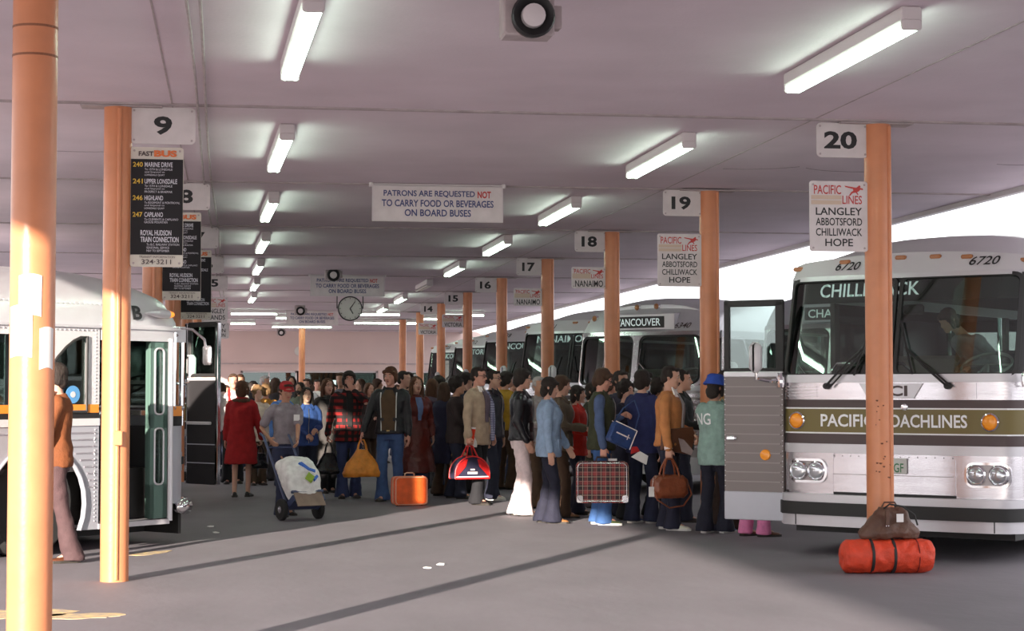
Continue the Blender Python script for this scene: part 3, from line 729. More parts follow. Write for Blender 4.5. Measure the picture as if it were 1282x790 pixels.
def door_leaf(t, ang, inside=False):
    """open entrance door hinged at the front corner on the kerb side"""
    d = bpy.data.objects.new('door', None); col.objects.link(d); d.parent = t; d.location = (-1.18, .05, 0); d.rotation_euler = (0, 0, ang)
    Wd = .63
    def B(nm, m, *bx_, r=.01): part(nm, mk(MB().cbox(*bx_, r), nm, m), None, d)
    B('door_panel', M_RBLACK if inside else mat('door_bronze', (.17, .145, .14), .42, .35), -Wd, 0, .56, 0, .05, 1.70)
    if not inside:
        for i in range(11): 
            z = .66+i*.093; part('door_rib', mk(MB().prism([(-Wd+.02, z), (-.03, z), (-.03, z+.012), (-Wd+.02, z+.012)], -.012, .005), 'door_rib', mat('door_rib_metal', (.24, .21, .205), .4, .4), 0), None, d)
        B('door_skirt', M_GREYP, -Wd, -.005, .29, 0, .05, .57)
        B('door_sill', M_ALU, -Wd, -.012, 1.69, 0, .05, 1.745)
        part('door_light', mk(MB().lathe([(.055, 0), (.05, -.02), (.02, -.03)], (-.19, -.002, .93), 'y', 16), 'door_light', M_AMBER), None, d)
        part('door_handle', mk(MB().cbox(-Wd+.03, -.035, 1.07, -Wd+.14, 0, 1.11, .012), 'door_handle', M_CHROME), None, d)
        for x in (-Wd+.012, -.012):
            mb = MB()
            for i in range(22): mb.lathe([(.007, 0), (.004, -.006)], (x, -.001, .62+i*.05), 'y', 6)
            part('rivet_row', mk(mb, 'rivet_row', M_ALU, 0), None, d)['kind'] = 'stuff'
    else:
        B('door_skirt', M_RBLACK, -Wd, -.01, .35, 0, .05, .57)
        for z in (.62, .86): part('trim_bead', mk(MB().box(-Wd+.03, -.016, z, -.04, 0, z+.012), 'trim_bead', M_GREYP, 0), None, d)
        B('push_bar', M_ALU, -Wd+.04, -.05, 1.12, -.10, -.02, 1.16); B('door_sill', M_ALU, -Wd, -.012, 1.69, 0, .05, 1.73)
        B('edge_bar', M_CHROME, -.03, -.03, .35, .02, .03, 2.44); B('edge_bar', M_CHROME, -Wd-.02, -.03, .35, -Wd+.03, .03, 2.44)
    fr = MB().cbox(-Wd, 0, 1.74, -Wd+.06, .045, 2.44, .012).cbox(-.085, 0, 1.74, 0, .045, 2.44, .012).cbox(-Wd, 0, 2.385, 0, .045, 2.45, .012).cbox(-Wd, 0, 1.735, 0, .045, 1.78, .012)
    part('window_frame', mk(fr, 'window_frame', M_RUBBER), None, d)
    part('door_glass', mk(MB().box(-Wd+.055, .018, 1.77, -.08, .026, 2.39), 'door_glass', M_GLASS, 0), None, d)
A0 = Vector((5.25, 17.3, 0)); DX = Vector((math.sqrt(.5), -math.sqrt(.5), 0)); DL = Vector((math.sqrt(.5), math.sqrt(.5), 0))
def bay(k, s_=0): return A0 + DX*1.22 + Vector((0, BAY*k, 0)) + DL*s_
proto = flat_coach()
others = [copy_tree(proto) for _ in range(6)]
dress(proto, '6720', 'CHILLIWACK', 'silver CHILLIWACK coach numbered 6720 nosing up to the number 20 column', bay(0), R(-45))
door_leaf(proto, R(6))
dress(others[0], '6731', '   NANAIMO', 'dark-windowed NANAIMO coach parked behind the number 17 column', bay(3), R(-45))
dress(others[1], '6718', '   VANCOUVER', 'VANCOUVER coach with dark windscreen behind the number 16 column', bay(4), R(-45))
dress(others[2], '6712', 'VICTORIA', 'coach behind the number 15 column with only its cap showing', bay(5), R(-45))
dress(others[3], '6725', 'VANCOUVER', 'farthest coach on the right, behind the number 14 column', bay(6), R(-45))
# ---------------------------------------------------------------- round-capped coach with roof destination box
def G(x, z):
    a = abs(x)/1.22
    y = -.05 + .16*a**2.6 + (((abs(x)-1.0)/.22)**2*.14 if abs(x) > 1.0 else 0)
    if z > 1.55: y += .16*(z-1.55)
    if z > 2.42: y += 1.1*(z-2.42)**1.35
    return y
def round_coach(dest, num, label, loc, rz, dark=False):
    t = thing('coach', loc, rz, label, 'bus', 'parked coaches'); W = 1.21
    P = lambda nm, mb, m, s_=50: part(nm, mk(mb, nm, m, s_), None, t)
    for x0, x1 in ((-1.08, -.06), (.06, 1.08)):
        P('windscreen', fpatch(x0, x1, 1.66, 2.40, -.012, .008, 10, 5, G), M_WS, 60)
        P('windscreen_gasket', fring(x0+.02, 1.68, x1-.02, 2.38, .03, .012, .03, G, .10), M_RUBBER)
        P('windscreen_surround', fring(x0-.01, 1.65, x1+.01, 2.41, .045, .022, .06, G, .12), M_STEEL)
    P('centre_post', fpatch(-.05, .05, 1.62, 2.44, .02, .06, 3, 3, G), M_STEEL)
    for s_ in (-1, 1): P('corner_post', fpatch(1.11*s_, 1.21*s_, 1.6, 2.44, .012, .1, 5, 4, G), M_ALU)
    arch = lambda x: 2.74 + .20*max(0, 1-(x/1.22)**2)**.75
    P('brow_trim', fpatch(-W, W, 2.41, 2.47, .03, .08, 18, 1, G), M_STEEL)
    P('front_cap', fpatch(-W, W, 2.45, arch, .0, .12, 22, 7, G), M_ALU if not dark else M_GREYP, 60)
    bxx = MB().surf(lambda u, v: ((-.62+1.24*u, G(0, 2.5)-.05 + .22*(-1+2*u)**2*.3, 2.50+.235*v), (-.55+1.1*u, G(0, 2.72)+.12, 2.50+.27*v)), 8, 2, 0)
    P('sign_housing', bxx, M_ALU if not dark else M_GREYP)
    P('sign_window', MB().surf(lambda u, v: ((-.46+.92*u, G(0, 2.5)-.060 + .066*(-.8+1.6*u)**2, 2.525+.175*v), (-.46+.92*u, G(0, 2.5)-.02, 2.525+.175*v)), 8, 1, 0), M_BLACK)
    text(t, dest, (-.40, 2.555, .40, 2.67), lambda u, v: (u, G(0, 2.5)-.064 + .066*(u/.575)**2, v), M_SIGN, bold=.012)
    text(t, num, (.60, 2.515, .86, 2.60), lambda u, v: (u, G(u, v)-.012, v), M_BROWN, bold=.01, shear=.2)
    for x, z in ((-.25, 2.86), (.10, 2.87), (-.98, 2.70), (1.10, 2.66)):
        y = G(x, z)-.06
        P('marker_light', MB().lathe([(.05, .10), (.055, .01), (.045, -.005), (.04, .0)], (x, y, z), 'y', 14), M_CHROME)
        P('marker_lens', MB().lathe([(.042, .02), (.04, -.01), (.02, -.03)], (x, y, z), 'y', 12), mat('marker_dull', (.38, .15, .05), .3))
    P('roof', MB(), M_ALU) if 0 else part('roof', roof_mesh([(.50, 2.90, 1.12), (.7, 2.97, 1.18), (1.0, 3.02, 1.21), (1.5, 3.04, 1.22), (BL, 3.0, 1.2)], M_ALU if not dark else M_GREYP, z_eave=2.46), None, t)
    P('sill_trim', fpatch(-W, W, 1.56, 1.64, .02, .05, 18, 1, G), M_ALU)
    for i in range(9): P('nose_rib', fpatch(-W, W, .70+.095*i, .755+.095*i, .022, .03, 18, 1, G), M_STEEL)
    P('nose_panel', fpatch(-W, W, .55, 1.58, 0, .04, 18, 2, G), M_STEEL_D)  # darker steel paints shade into the gaps between the ribs
    P('bumper', fpatch(-1.22, 1.22, .30, .56, .10, .12, 20, 2, G), M_ALU)
    for x in (-.86, -.66, .66, .86): P('headlamp', MB().lathe([(.09, .05), (.09, 0), (.06, -.02), (.02, -.025)], (x, G(x, .8)-.03, .80), 'y', 18), mat('lamp_glass', (.55, .57, .60), .06, .6))
    for xa, xb in ((-.12, -.55), (.55, .10)):
        z0 = 1.52; Q = lambda x, z: (x, G(x, z)-.05, z)
        P('wiper', MB().rod([Q(xa, z0), Q(xb, 1.98)], .012, 6).rod([Q(xb-.03, 1.78), Q(xb+.01, 2.2)], .009, 5), M_CHROME)
    side_parts(t, -1, 1.62, 2.36, .75, M_STEEL, 2.46, tint=M_GLASS if dark else M_TINT); side_parts(t, 1, 1.62, 2.36, .75, M_STEEL, 2.46, tint=M_GLASS if dark else M_TINT)
    # slanted driver window frames on both flanks
    for s_ in (-1, 1):
        x = 1.235*s_
        P('quarter_frame', MB().rod([(x, .55, 1.62), (x, .55, 2.36), (x, 1.15, 2.36), (x, 1.55, 1.62), (x, .55, 1.62)], .03, 6), M_STEEL)
    P('rear_panel', MB().box(-1.2, BL-.05, .3, 1.2, BL, 1.6).box(-1.2, BL-.05, 2.3, 1.2, BL, 2.5), M_ALU, 0)
    P('ceiling_lining', MB().box(-1.16, .6, 2.40, 1.16, BL-.1, 2.45), M_INT, 0)
    interior(t, .52, 1.6); wheels(t)
    mirror(t, 1.42, 1.66, -1); mirror(t, -1.42, 1.66, 1)
    return t
round_coach('VANCOUVER', '6340', 'rounded white-roofed VANCOUVER coach numbered 6340 behind the number 18 column', bay(2), R(-45))
round_coach('CHARTER', '6218', 'grey CHARTER coach seen through the open door of the CHILLIWACK coach', bay(1, 2.7), R(-45), True)
round_coach('SPECIAL', '6204', 'coach out in the bright yard behind the CHARTER coach', (23.5, 33.5, 0), R(-80), True)
round_coach('SPECIAL', '6206', 'coach out in the bright yard farther off than the other yard coach', (27.5, 52, 0), R(-85), True)
# ---------------------------------------------------------------- left side coaches
o8 = others[4]; o8.location = (-1.62, 25.2, 0); o8.rotation_euler = (0, 0, R(135)); tag(o8, 'coach behind the riveted grey one with its black-trimmed door swung open', 'bus', 'parked coaches')
dl = thing('tmp', (0, 0, 0), 0, 'x', 'x'); bpy.data.objects.remove(dl)
def left_door(t):
    d0 = len(col.objects); door_leaf(t, 0, True)
    d = [o for o in KIDS(t) if o.name.startswith('door')][-1]
    # world: panel from x=-.54 to -.2 at y=24
    Mi = Matrix.Translation(t.location) @ Matrix.Rotation(R(135), 4, 'Z')
    p = Mi.inverted() @ Vector((-.17, 23.9, 0)); d.location = (p.x, p.y, 0); d.rotation_euler = (0, 0, R(-135+0) + R(-50))
left_door(o8)
o7 = others[5]; o7.location = (-1.62, 30.9, 0); o7.rotation_euler = (0, 0, R(135)); tag(o7, 'third coach along the left side, mostly hidden', 'bus', 'parked coaches')
def old_bus():
    """riveted grey city coach, kerb side (-x) towards the viewer; nose looks to -y"""
    t = thing('coach', (-1.19, 20.03, 0), R(135), 'riveted grey coach with open green folding door behind the number 9 column', 'bus', 'parked coaches')
    P = lambda nm, mb, m, s_=40: part(nm, mk(mb, nm, m, s_), None, t)
    X = -1.22
    u2y = lambda u: .95-u           # distance along the side, as measured, to local y
    # roof shell
    rings = []
    for y, zt, hw in ((.02, 2.30, .75), (.12, 2.44, 1.0), (.35, 2.60, 1.17), (.7, 2.70, 1.22), (1.2, 2.76, 1.22), (9.5, 2.76, 1.22)):
        R_ = [(-hw, y, 2.18)]
        for i in range(17):
            a = math.pi - math.pi*i/16; c_, s_ = math.cos(a), math.sin(a)
            R_.append((hw*math.copysign(abs(c_)**.62, c_), y, 2.18+(zt-2.18)*s_**.8))
        R_.append((hw, y, 2.18)); rings.append(R_)
    P('roof', MB().loft(rings), M_ALU, 60)
    P('drip_rail', MB().box(X-.02, .25, 2.165, X+.01, 9.5, 2.19), M_ALU, 0)
    d0, d1 = u2y(.54), u2y(-.38)     # door opening in y
    wy = u2y(-1.12)                  # front axle
    # side skin: pieces around door, window and wheel arch
    def slab(nm, poly, m, x0=X, th=.04):   # poly in (y,z)
        n = len(poly); mb = MB()
        mb.add([(x0, y, z) for y, z in poly] + [(x0+th, y, z) for y, z in poly], [tuple(range(n)), tuple(reversed(range(n, 2*n)))] + [(i, (i+1) % n, (i+1) % n+n, i+n) for i in range(n)])
        return P(nm, mb, m, 0)
    arcp = [(wy+.57*math.cos(R(a)), .48+.57*math.sin(R(a))) for a in range(-27, 208, 13)]
    lower = [(d1, .22), (d1, 1.22), (wy+1.1, 1.22), (wy+1.1, .22)] + list(arcp)
    slab('side_panel', lower, M_GREYP)
    slab('side_panel', [(wy+1.1, .22), (wy+1.1, 1.22), (9.5, 1.22), (9.5, .22)], M_GREYP)
    for i in range(9):
        z = .62+i*.065
        zz = z-.48; yr = wy-.61 if zz <= 0 else (wy-math.sqrt(max(0, .62**2-zz**2)) if zz < .62 else wy+.9)
        if zz >= .62: yr = wy+.9
        y0_, y1_ = d1+.05, max(d1+.12, min(yr-.04, wy+.9) if zz < .62 else wy+.9)
        P('side_rib', MB().prism([(X, z), (X-.014, z+.01), (X, z+.02)], y0_, y1_), M_STEEL, 0)
    # arch lip
    P('arch_lip', MB().rod([(X-.01, y, z) for y, z in arcp], .015, 8), M_GREYP)
    slab('belt_band', [(d1, 1.22), (d1, 1.29), (9.5, 1.29), (9.5, 1.22)], M_WPAINT, X-.012)
    slab('black_band', [(d1, 1.29), (d1, 1.345), (9.5, 1.345), (9.5, 1.29)], M_RBLACK, X-.004)
    slab('orange_stripe', [(d1+.01, 1.345), (d1+.01, 1.425), (9.5, 1.425), (9.5, 1.345)], mat('stripe_orange', (.78, .26, .03), .5), X-.006)
    # window with a curved front edge
    w0, w1 = d1+.16, d1+.80
    win = [(w0, 1.35), (w0, 2.08)] + [(w0+(w1-w0)*q, 2.08-.62*q**1.9) for q in (.12, .25, .4, .55, .7, .85, 1)] + [(w1+.02, 1.35)]
    slab('upper_panel', [(d1, 1.425), (d1, 2.18), (w0, 2.18), (w0, 1.425)], M_WPAINT)
    up = [(w0, 2.18)] + win[1:-1] + [(w1+.02, 2.18)]
    slab('upper_panel', list(up), M_WPAINT)
    slab('side_window', [(y, z) for y, z in win], M_GLASS, X+.02, .006)
    P('window_frame', MB().rod([(X-.004, y, z) for y, z in win + [win[0]]], .014, 6), M_RUBBER)
    slab('window_sill', [(w0, 1.345), (w0, 1.37), (w1, 1.37), (w1, 1.345)], M_CHROME, X-.014)
    slab('upper_panel', [(w1+.02, 1.425), (w1+.02, 2.18), (w1+.25, 2.18), (w1+.25, 1.425)], M_WPAINT)
    for k in range(4):
        a = w1+.25+1.4*k
        slab('side_window', [(a+.06, 1.45), (a+.06, 2.08), (a+1.34, 2.08), (a+1.34, 1.45)], M_TINT, X+.02, .006)
        slab('window_pillar', [(a+1.34, 1.425), (a+1.34, 2.18), (a+1.46, 2.18), (a+1.46, 1.425)], M_WPAINT)
        slab('window_header', [(a, 2.08), (a, 2.18), (a+1.4, 2.18), (a+1.4, 2.08)], M_WPAINT)
    P('window_sticker', MB().lathe([(.085, 0), (.085, -.004)], (0, 0, 0), 'x', 20), mat('sticker_blue', (.10, .30, .58), .4)).location = (X-.002, w0+.17, 1.52)
    P('sticker_star', MB().lathe([(.03, 0), (.03, -.005)], (0, 0, 0), 'x', 10), M_WPAINT).location = (X-.004, w0+.17, 1.52)
    # rivets
    mb = MB()
    for i in range(24): mb.lathe([(.009, 0), (.006, -.006)], (X-.001, d1+.05, .30+.04*i), 'x', 6)
    for i in range(22): mb.lathe([(.009, 0), (.006, -.006)], (X-.001, d1+.05, 1.45+.033*i), 'x', 6)
    P('rivet_row', mb, M_ALU, 0)['kind'] = 'stuff'
    mb = MB()
    for i in range(34): mb.lathe([(.009, 0), (.006, -.006)], (X-.004, d1+.1+.055*i, 2.14), 'x', 6)
    for i in range(18): mb.lathe([(.009, 0), (.006, -.006)], (X-.001, w1+.12, 1.46+.036*i), 'x', 6)
    P('rivet_row', mb, M_ALU, 0)['kind'] = 'stuff'
    def roofpt(y, z):                # lies on the roof flank
        q = ((z-2.18)/.58)**(1/.8); return -1.22*(math.sqrt(max(0, 1-q*q)))**.62-.006
    mb = MB()
    for i in range(30): mb.lathe([(.009, 0), (.006, -.006)], (roofpt(1, 2.40)-.002, 1.2+.06*i, 2.40), 'x', 6)
    P('rivet_row', mb, M_ALU, 0)['kind'] = 'stuff'
    # door header, front corner, step
    P('door_header', MB().surf(lambda u, v: ((X-.004+.5*max(0, (u-.75))**1.4, d1-.02-(d1-.15)*u, 2.05+.16*v), (X+.05+.5*max(0, (u-.75))**1.4, d1-.02-(d1-.15)*u, 2.05+.16*v)), 10, 1, 0), M_ALU)
    def corner(z0, z1, m, nm, o_=0.):
        def fn(u, v):
            a = R(180+90*u); r_ = .34
            y_, x_ = d0-.02+(r_+o_)*math.sin(a)*1.0, X+.34+(r_+o_)*math.cos(a)
            return (x_, y_, z0+(z1-z0)*v), (x_+.03*(-math.cos(a)), y_-.03*math.sin(a), z0+(z1-z0)*v)
        return P(nm, MB().surf(fn, 8, 2, 0), m, 60)
    corner(.42, 1.20, M_GREYP, 'front_corner'); corner(1.20, 1.30, M_RBLACK, 'corner_band', .004); corner(1.30, 1.40, mat('stripe_orange', (.78, .26, .03), .5), 'corner_stripe', .004)
    P('front_panel', MB().box(-.9, d0-.36, .42, 1.2, d0-.32, 1.3), M_GREYP, 0)
    P('bumper', MB().rod([(X+.02, d0-.16, .38), (X+.10, d0-.30, .38), (X+.32, d0-.38, .38), (1.0, d0-.38, .38)], [.07, .09, .09, .09], 12, round_=True), M_CHROME, 60)
    for z in (1.38, 2.12): P('windscreen_rail', MB().rod([(X+.02, d0-.06, z), (X+.12, d0-.28, z), (X+.4, d0-.34, z), (1.1, d0-.34, z)], .03, 8), M_STEEL)
    P('windscreen', MB().box(-.9, d0-.35, 1.40, 1.1, d0-.345, 2.12), M_WS, 0)
    for xx, yy in ((X+.03, d0-.08), (X+.15, d0-.30)): P('windscreen_post', MB().rod([(xx, yy, 1.2), (xx, yy, 2.15)], .026, 8), M_CHROME)
    P('step', MB().box(X-.01, d0, .22, -.5, d1, .27), M_ALU, 0); P('step', MB().box(X+.28, d0, .50, -.3, d1, .55), M_ALU, 0); P('step_riser', MB().box(X+.27, d0, .27, X+.29, d1, .5), M_INT, 0)
    P('stair_well', MB().box(-.35, d0, .2, -.3, d1, .80).box(X+.04, d1, .25, -.3, d1+.03, 2.05).box(X+.05, d0-.03, .25, -.3, d0, 1.2), M_INT, 0)
    P('grab_rail', MB().rod([(X+.15, d1-.1, .6), (X+.15, d1-.1, 1.5), (X+.3, d1-.05, 1.75)], .018, 6).rod([(X+.35, d0+.3, .8), (X+.35, d0+.3, 1.9)], .016, 6), M_CHROME)
    P('cabin_floor', MB().box(-1.15, d1, .78, 1.15, 9.4, .83).box(-.3, d0-.3, .78, 1.15, d1, .83), M_INT, 0)
    P('far_side', MB().box(1.18, .3, .25, 1.22, 9.5, 1.4).box(1.18, .3, 2.08, 1.22, 9.5, 2.2), M_GREYP, 0)
    for k in range(6): P('far_pillar', MB().box(1.18, .4+1.4*k, 1.4, 1.22, .55+1.4*k, 2.1), M_GREYP, 0); P('far_window', MB().box(1.19, .55+1.4*k, 1.4, 1.2, 1.8+1.4*k, 2.08), M_TINT, 0)
    P('rear_panel', MB().box(-1.2, 9.46, .25, 1.2, 9.5, 2.2), M_GREYP, 0)
    for r_ in range(5):
        for sx in (-.65, .65): part('seat', SEAT, None, t, (sx, 2.2+r_, .80))
    steering(t, .5, .75, 1.62)
    # folded green door leaves standing at the front jamb, across the opening
    M_GRN = mat('door_green', (.10, .17, .145), .35)
    for k, (ya, yb, xo) in enumerate(((d0+.02, d0+.25, 0), (d0+.01, d0+.22, .07))):
        def leaf(u0, u1, z0, z1): return MB().box(X+.01+xo, u0, z0, X+.045+xo, u1, z1)
        dn = 'door_leaf'
        pts_ = MB().box(X+.01+xo, ya, .28, X+.045+xo, ya+.055, 2.06).box(X+.01+xo, yb-.055, .28, X+.045+xo, yb, 2.06).box(X+.01+xo, ya, .28, X+.045+xo, yb, .62).box(X+.01+xo, ya, 1.18, X+.045+xo, yb, 1.32).box(X+.01+xo, ya, 1.98, X+.045+xo, yb, 2.06)
        lf = P(dn, pts_, M_GRN, 0)
        for z0, z1 in ((.62, 1.18), (1.32, 1.98)):
            q = rrect(ya+.055, z0, yb-.055, z1, .045, 4)
            part('leaf_gasket', mk(MB().rod([(X+.006+xo, y, z) for y, z in q + [q[0]]], .010, 6, False), 'leaf_gasket', M_ALU), None, lf)
            part('leaf_glass', mk(MB().box(X+.024+xo, ya+.055, z0, X+.03+xo, yb-.055, z1), 'leaf_glass', M_TINT, 0), None, lf)
    P('door_post', MB().rod([(X+.0, d0-.01, .25), (X+.0, d0-.01, 2.08)], .028, 8), M_ALU)
    # torpedo lamp, lettering
    P('torpedo_lamp', MB().rod([(roofpt(1, 2.33)-.02, d0+.34, 2.33), (roofpt(1, 2.33)-.03, d0+.2, 2.33), (roofpt(1, 2.33)-.03, d0+.06, 2.325)], [.012, .04, .045], 10, round_=True), M_ALU, 60)
    P('torpedo_lens', MB().rod([(roofpt(1, 2.33)-.03, d0+.055, 2.325), (roofpt(1, 2.33)-.03, d0-.0, 2.325)], [.042, .028], 10, round_=True), mat('lit_amber', (.9, .3, .03), .3, emit=1.2), 60)
    P('torpedo_lens', MB().ell((-.72, .10, 2.40), (.04, .04, .03)), mat('lit_amber', (.9, .3, .03), .3, emit=1.2), 60)
    side = lambda u, v: (roofpt(1, v)-.004, u, v)
    text(t, 'B', (d0+.50, 2.26, d0+.38, 2.40), side, M_BLACK, bold=.03)
    text(t, 'HY', (w1+.62, 1.355, w1+.42, 1.415), lambda u, v: (X-.008, u, v), M_BLACK, bold=.02)
    sb = slab('route_window', [(w1+.50, 2.0), (w1+.50, 2.19), (w1+1.2, 2.19), (w1+1.2, 2.0)], M_BLACK, X-.012)
    text(t, 'LO', (w1+.70, 2.06, w1+.54, 2.14), lambda u, v: (X-.015, u, v), M_WLET)
    P('corner_mirror', MB().rod([(X+.02, d0-.05, 2.2), (X-.06, d0-.25, 2.18), (X-.10, d0-.38, 2.08), (X-.10, d0-.40, 1.98)], .014, 6).cbox(X-.16, d0-.44, 1.82, X-.04, d0-.40, 2.02, .02), M_STEEL)
    for y in (wy, 7.2):
        for s_ in (-1, 1):
            part('tyre', TYRE, None, t, (s_*1.02, y, .495)); part('wheel_rim', RIM, None, t, (s_*1.04, y, .495), (0, 0, 0 if s_ > 0 else math.pi))
    P('shadow_sheet', MB().box(-1.1, d0-.28, .10, 1.1, d0-.24, .45).box(-.6, d0-.24, .10, -.55, d1, .3), M_RUBBER, 0)  # added black sheet standing for the shadow under the nose, hides the column foot
    P('underbody', MB().box(-1.0, .3, .3, 1.0, 9.3, .78).box(-1.15, wy+.65, .25, 1.15, 9.3, .5), M_RUBBER, 0)
    return t
old_bus()
# ================================================================== people
def lerp(a, b, t): return a+(b-a)*t
BASE = [(.80, .165, .120, 0), (.90, .176, .128, .005), (.98, .170, .122, .005), (1.08, .150, .105, 0), (1.18, .156, .110, 0), (1.28, .174, .120, 0), (1.36, .182, .118, .005), (1.42, .165, .098, .01), (1.465, .105, .075, .012), (1.50, .066, .062, .012), (1.54, .055, .058, .010)]
def torso(z, fem=False):
    B = BASE
    if z <= B[0][0]: z_, rx, ry, cy = B[0]
    elif z >= B[-1][0]: z_, rx, ry, cy = B[-1]
    else:
        for a, b in zip(B, B[1:]):
            if a[0] <= z <= b[0]:
                t = (z-a[0])/(b[0]-a[0]); rx, ry, cy = lerp(a[1], b[1], t), lerp(a[2], b[2], t), lerp(a[3], b[3], t); break
    if fem:
        if 1.2 < z < 1.34: ry += .014; cy -= .008
        if z > 1.3: rx *= .93
        if .84 < z < 1.0: rx *= 1.03
    return rx, ry, cy
def ik(S, W, L1, L2, pole):
    S, W, pole = Vector(S), Vector(W), Vector(pole)
    d = W-S; L = min(d.length, (L1+L2)*.995); dn = d.normalized(); W = S+dn*L
    a = (L1*L1-L2*L2+L*L)/(2*L); h = math.sqrt(max(0, L1*L1-a*a))
    p = pole-dn*pole.dot(dn)
    if p.length < 1e-5: p = Vector((0, 1, 0))
    return S+dn*a+p.normalized()*h, W
def hand(mb, wr, d, n, curl, side):
    d = Vector(d).normalized(); n = Vector(n); n = (n-d*n.dot(d)).normalized(); w_ = d.cross(n)
    if w_.dot(Vector((0, -1, .3))) < 0: w_ = -w_       # thumb side looks forward
    wr = Vector(wr)
    rings = []
    for s_, hw, ht in ((-.01, .024, .02), (.02, .034, .019), (.06, .041, .017), (.092, .039, .014)):
        c = wr+d*s_; rings.append([c + w_*hw*math.cos(a)+n*ht*math.sin(a) for a in (2*math.pi*j/10 for j in range(10))])
    mb.loft(rings)
    for i, L in enumerate((.036, .041, .038, .030)):
        p = wr+d*.088+w_*(.030-.020*i); pts = [p-d*.02, p]; ang = 0
        for k, q in enumerate((1.1, .8, .65)):
            ang += curl*(1, 1.15, .9)[k]; p = p+(d*math.cos(ang)+n*math.sin(ang))*L*q; pts.append(p)
        mb.rod(pts, [.0105, .0102, .0095, .009, .0082], 7, round_=True)
    p = wr+d*.028+w_*.028
    q = p+(d*.65+w_*.6+n*.35).normalized()*.036; r_ = q+(d*.85+w_*.1+n*(.4+curl*.4)).normalized()*.032
    mb.rod([p, q, r_], [.0135, .0115, .009], 7, round_=True)
SKIN = {'fair': mat('skin_fair', (.60, .33, .24), .55), 'rosy': mat('skin_rosy', (.62, .30, .22), .55), 'tan': mat('skin_tan', (.45, .23, .15), .55)}
HAIRC = {'brown': mat('hair_brown', (.060, .028, .014), .8, 0, .3, 30, .5, 60, stretch=(1, 1, .3)), 'dark': mat('hair_dark', (.020, .012, .009), .8, 0, .3, 30, .5, 60, stretch=(1, 1, .3)),
         'auburn': mat('hair_auburn', (.10, .040, .018), .8, 0, .3, 30, .5, 60, stretch=(1, 1, .3)), 'grey': mat('hair_grey', (.36, .32, .31), .6, 0, .3, 30, .5, 60), 'fairh': mat('hair_fair', (.20, .11, .045), .8, 0, .3, 30, .5, 60, stretch=(1, 1, .3))}
M_EYE = mat('eye_dark', (.03, .02, .015), .2); M_LIP = mat('lips', (.36, .11, .09), .5); M_EYEW = mat('eye_white', (.6, .55, .52), .3)
me_eye = mk(MB().ell((0, 0, 0), (.013, .006, .0062), 10, 6), 'eye', M_EYEW, 60); me_iris = mk(MB().ell((0, -.0035, 0), (.0062, .004, .0058), 8, 6), 'iris', M_EYE, 60)
me_lips = mk(MB().ell((0, 0, .004), (.022, .007, .005), 10, 6).ell((0, .001, -.005), (.018, .007, .005), 10, 6), 'lips', M_LIP, 60)
me_brow = {}
HEADZ = 1.635
HEADP = [(-.118, .018, -.082, -.045), (-.105, .034, -.093, -.02), (-.082, .048, -.094, .012), (-.05, .060, -.092, .045), (-.02, .067, -.089, .072), (.01, .072, -.087, .088), (.035, .0745, -.090, .095), (.062, .073, -.088, .094), (.088, .064, -.072, .082), (.106, .044, -.045, .058), (.116, .018, -.012, .03)]
def head_mb(mb, fem):
    secs = [(0, (f_+b_)/2, z, rx*(.97 if fem else 1), (b_-f_)/2) for z, rx, f_, b_ in HEADP]
    mb.sec(secs, 18, 2.15)
    mb.rod([(0, -.088, .022), (0, -.101, -.005), (0, -.112, -.026)], [.009, .011, .0135], 8, round_=True)   # nose
    mb.rod([(-.012, -.098, -.032), (.012, -.098, -.032)], .010, 8, round_=True)
    for s_ in (-1, 1):
        mb.rod([(s_*.012, -.090, .030), (s_*.045, -.079, .032)], .009, 6, round_=True)                       # brow ridge
        mb.ell((s_*.038, -.070, -.026), (.022, .018, .016), 8, 6)                                            # cheek
        mb.ell((s_*.076, .012, .0), (.010, .020, .032), 8, 6)                                                # ear
    mb.ell((0, -.088, -.098), (.020, .012, .014), 8, 6)                                                      # chin
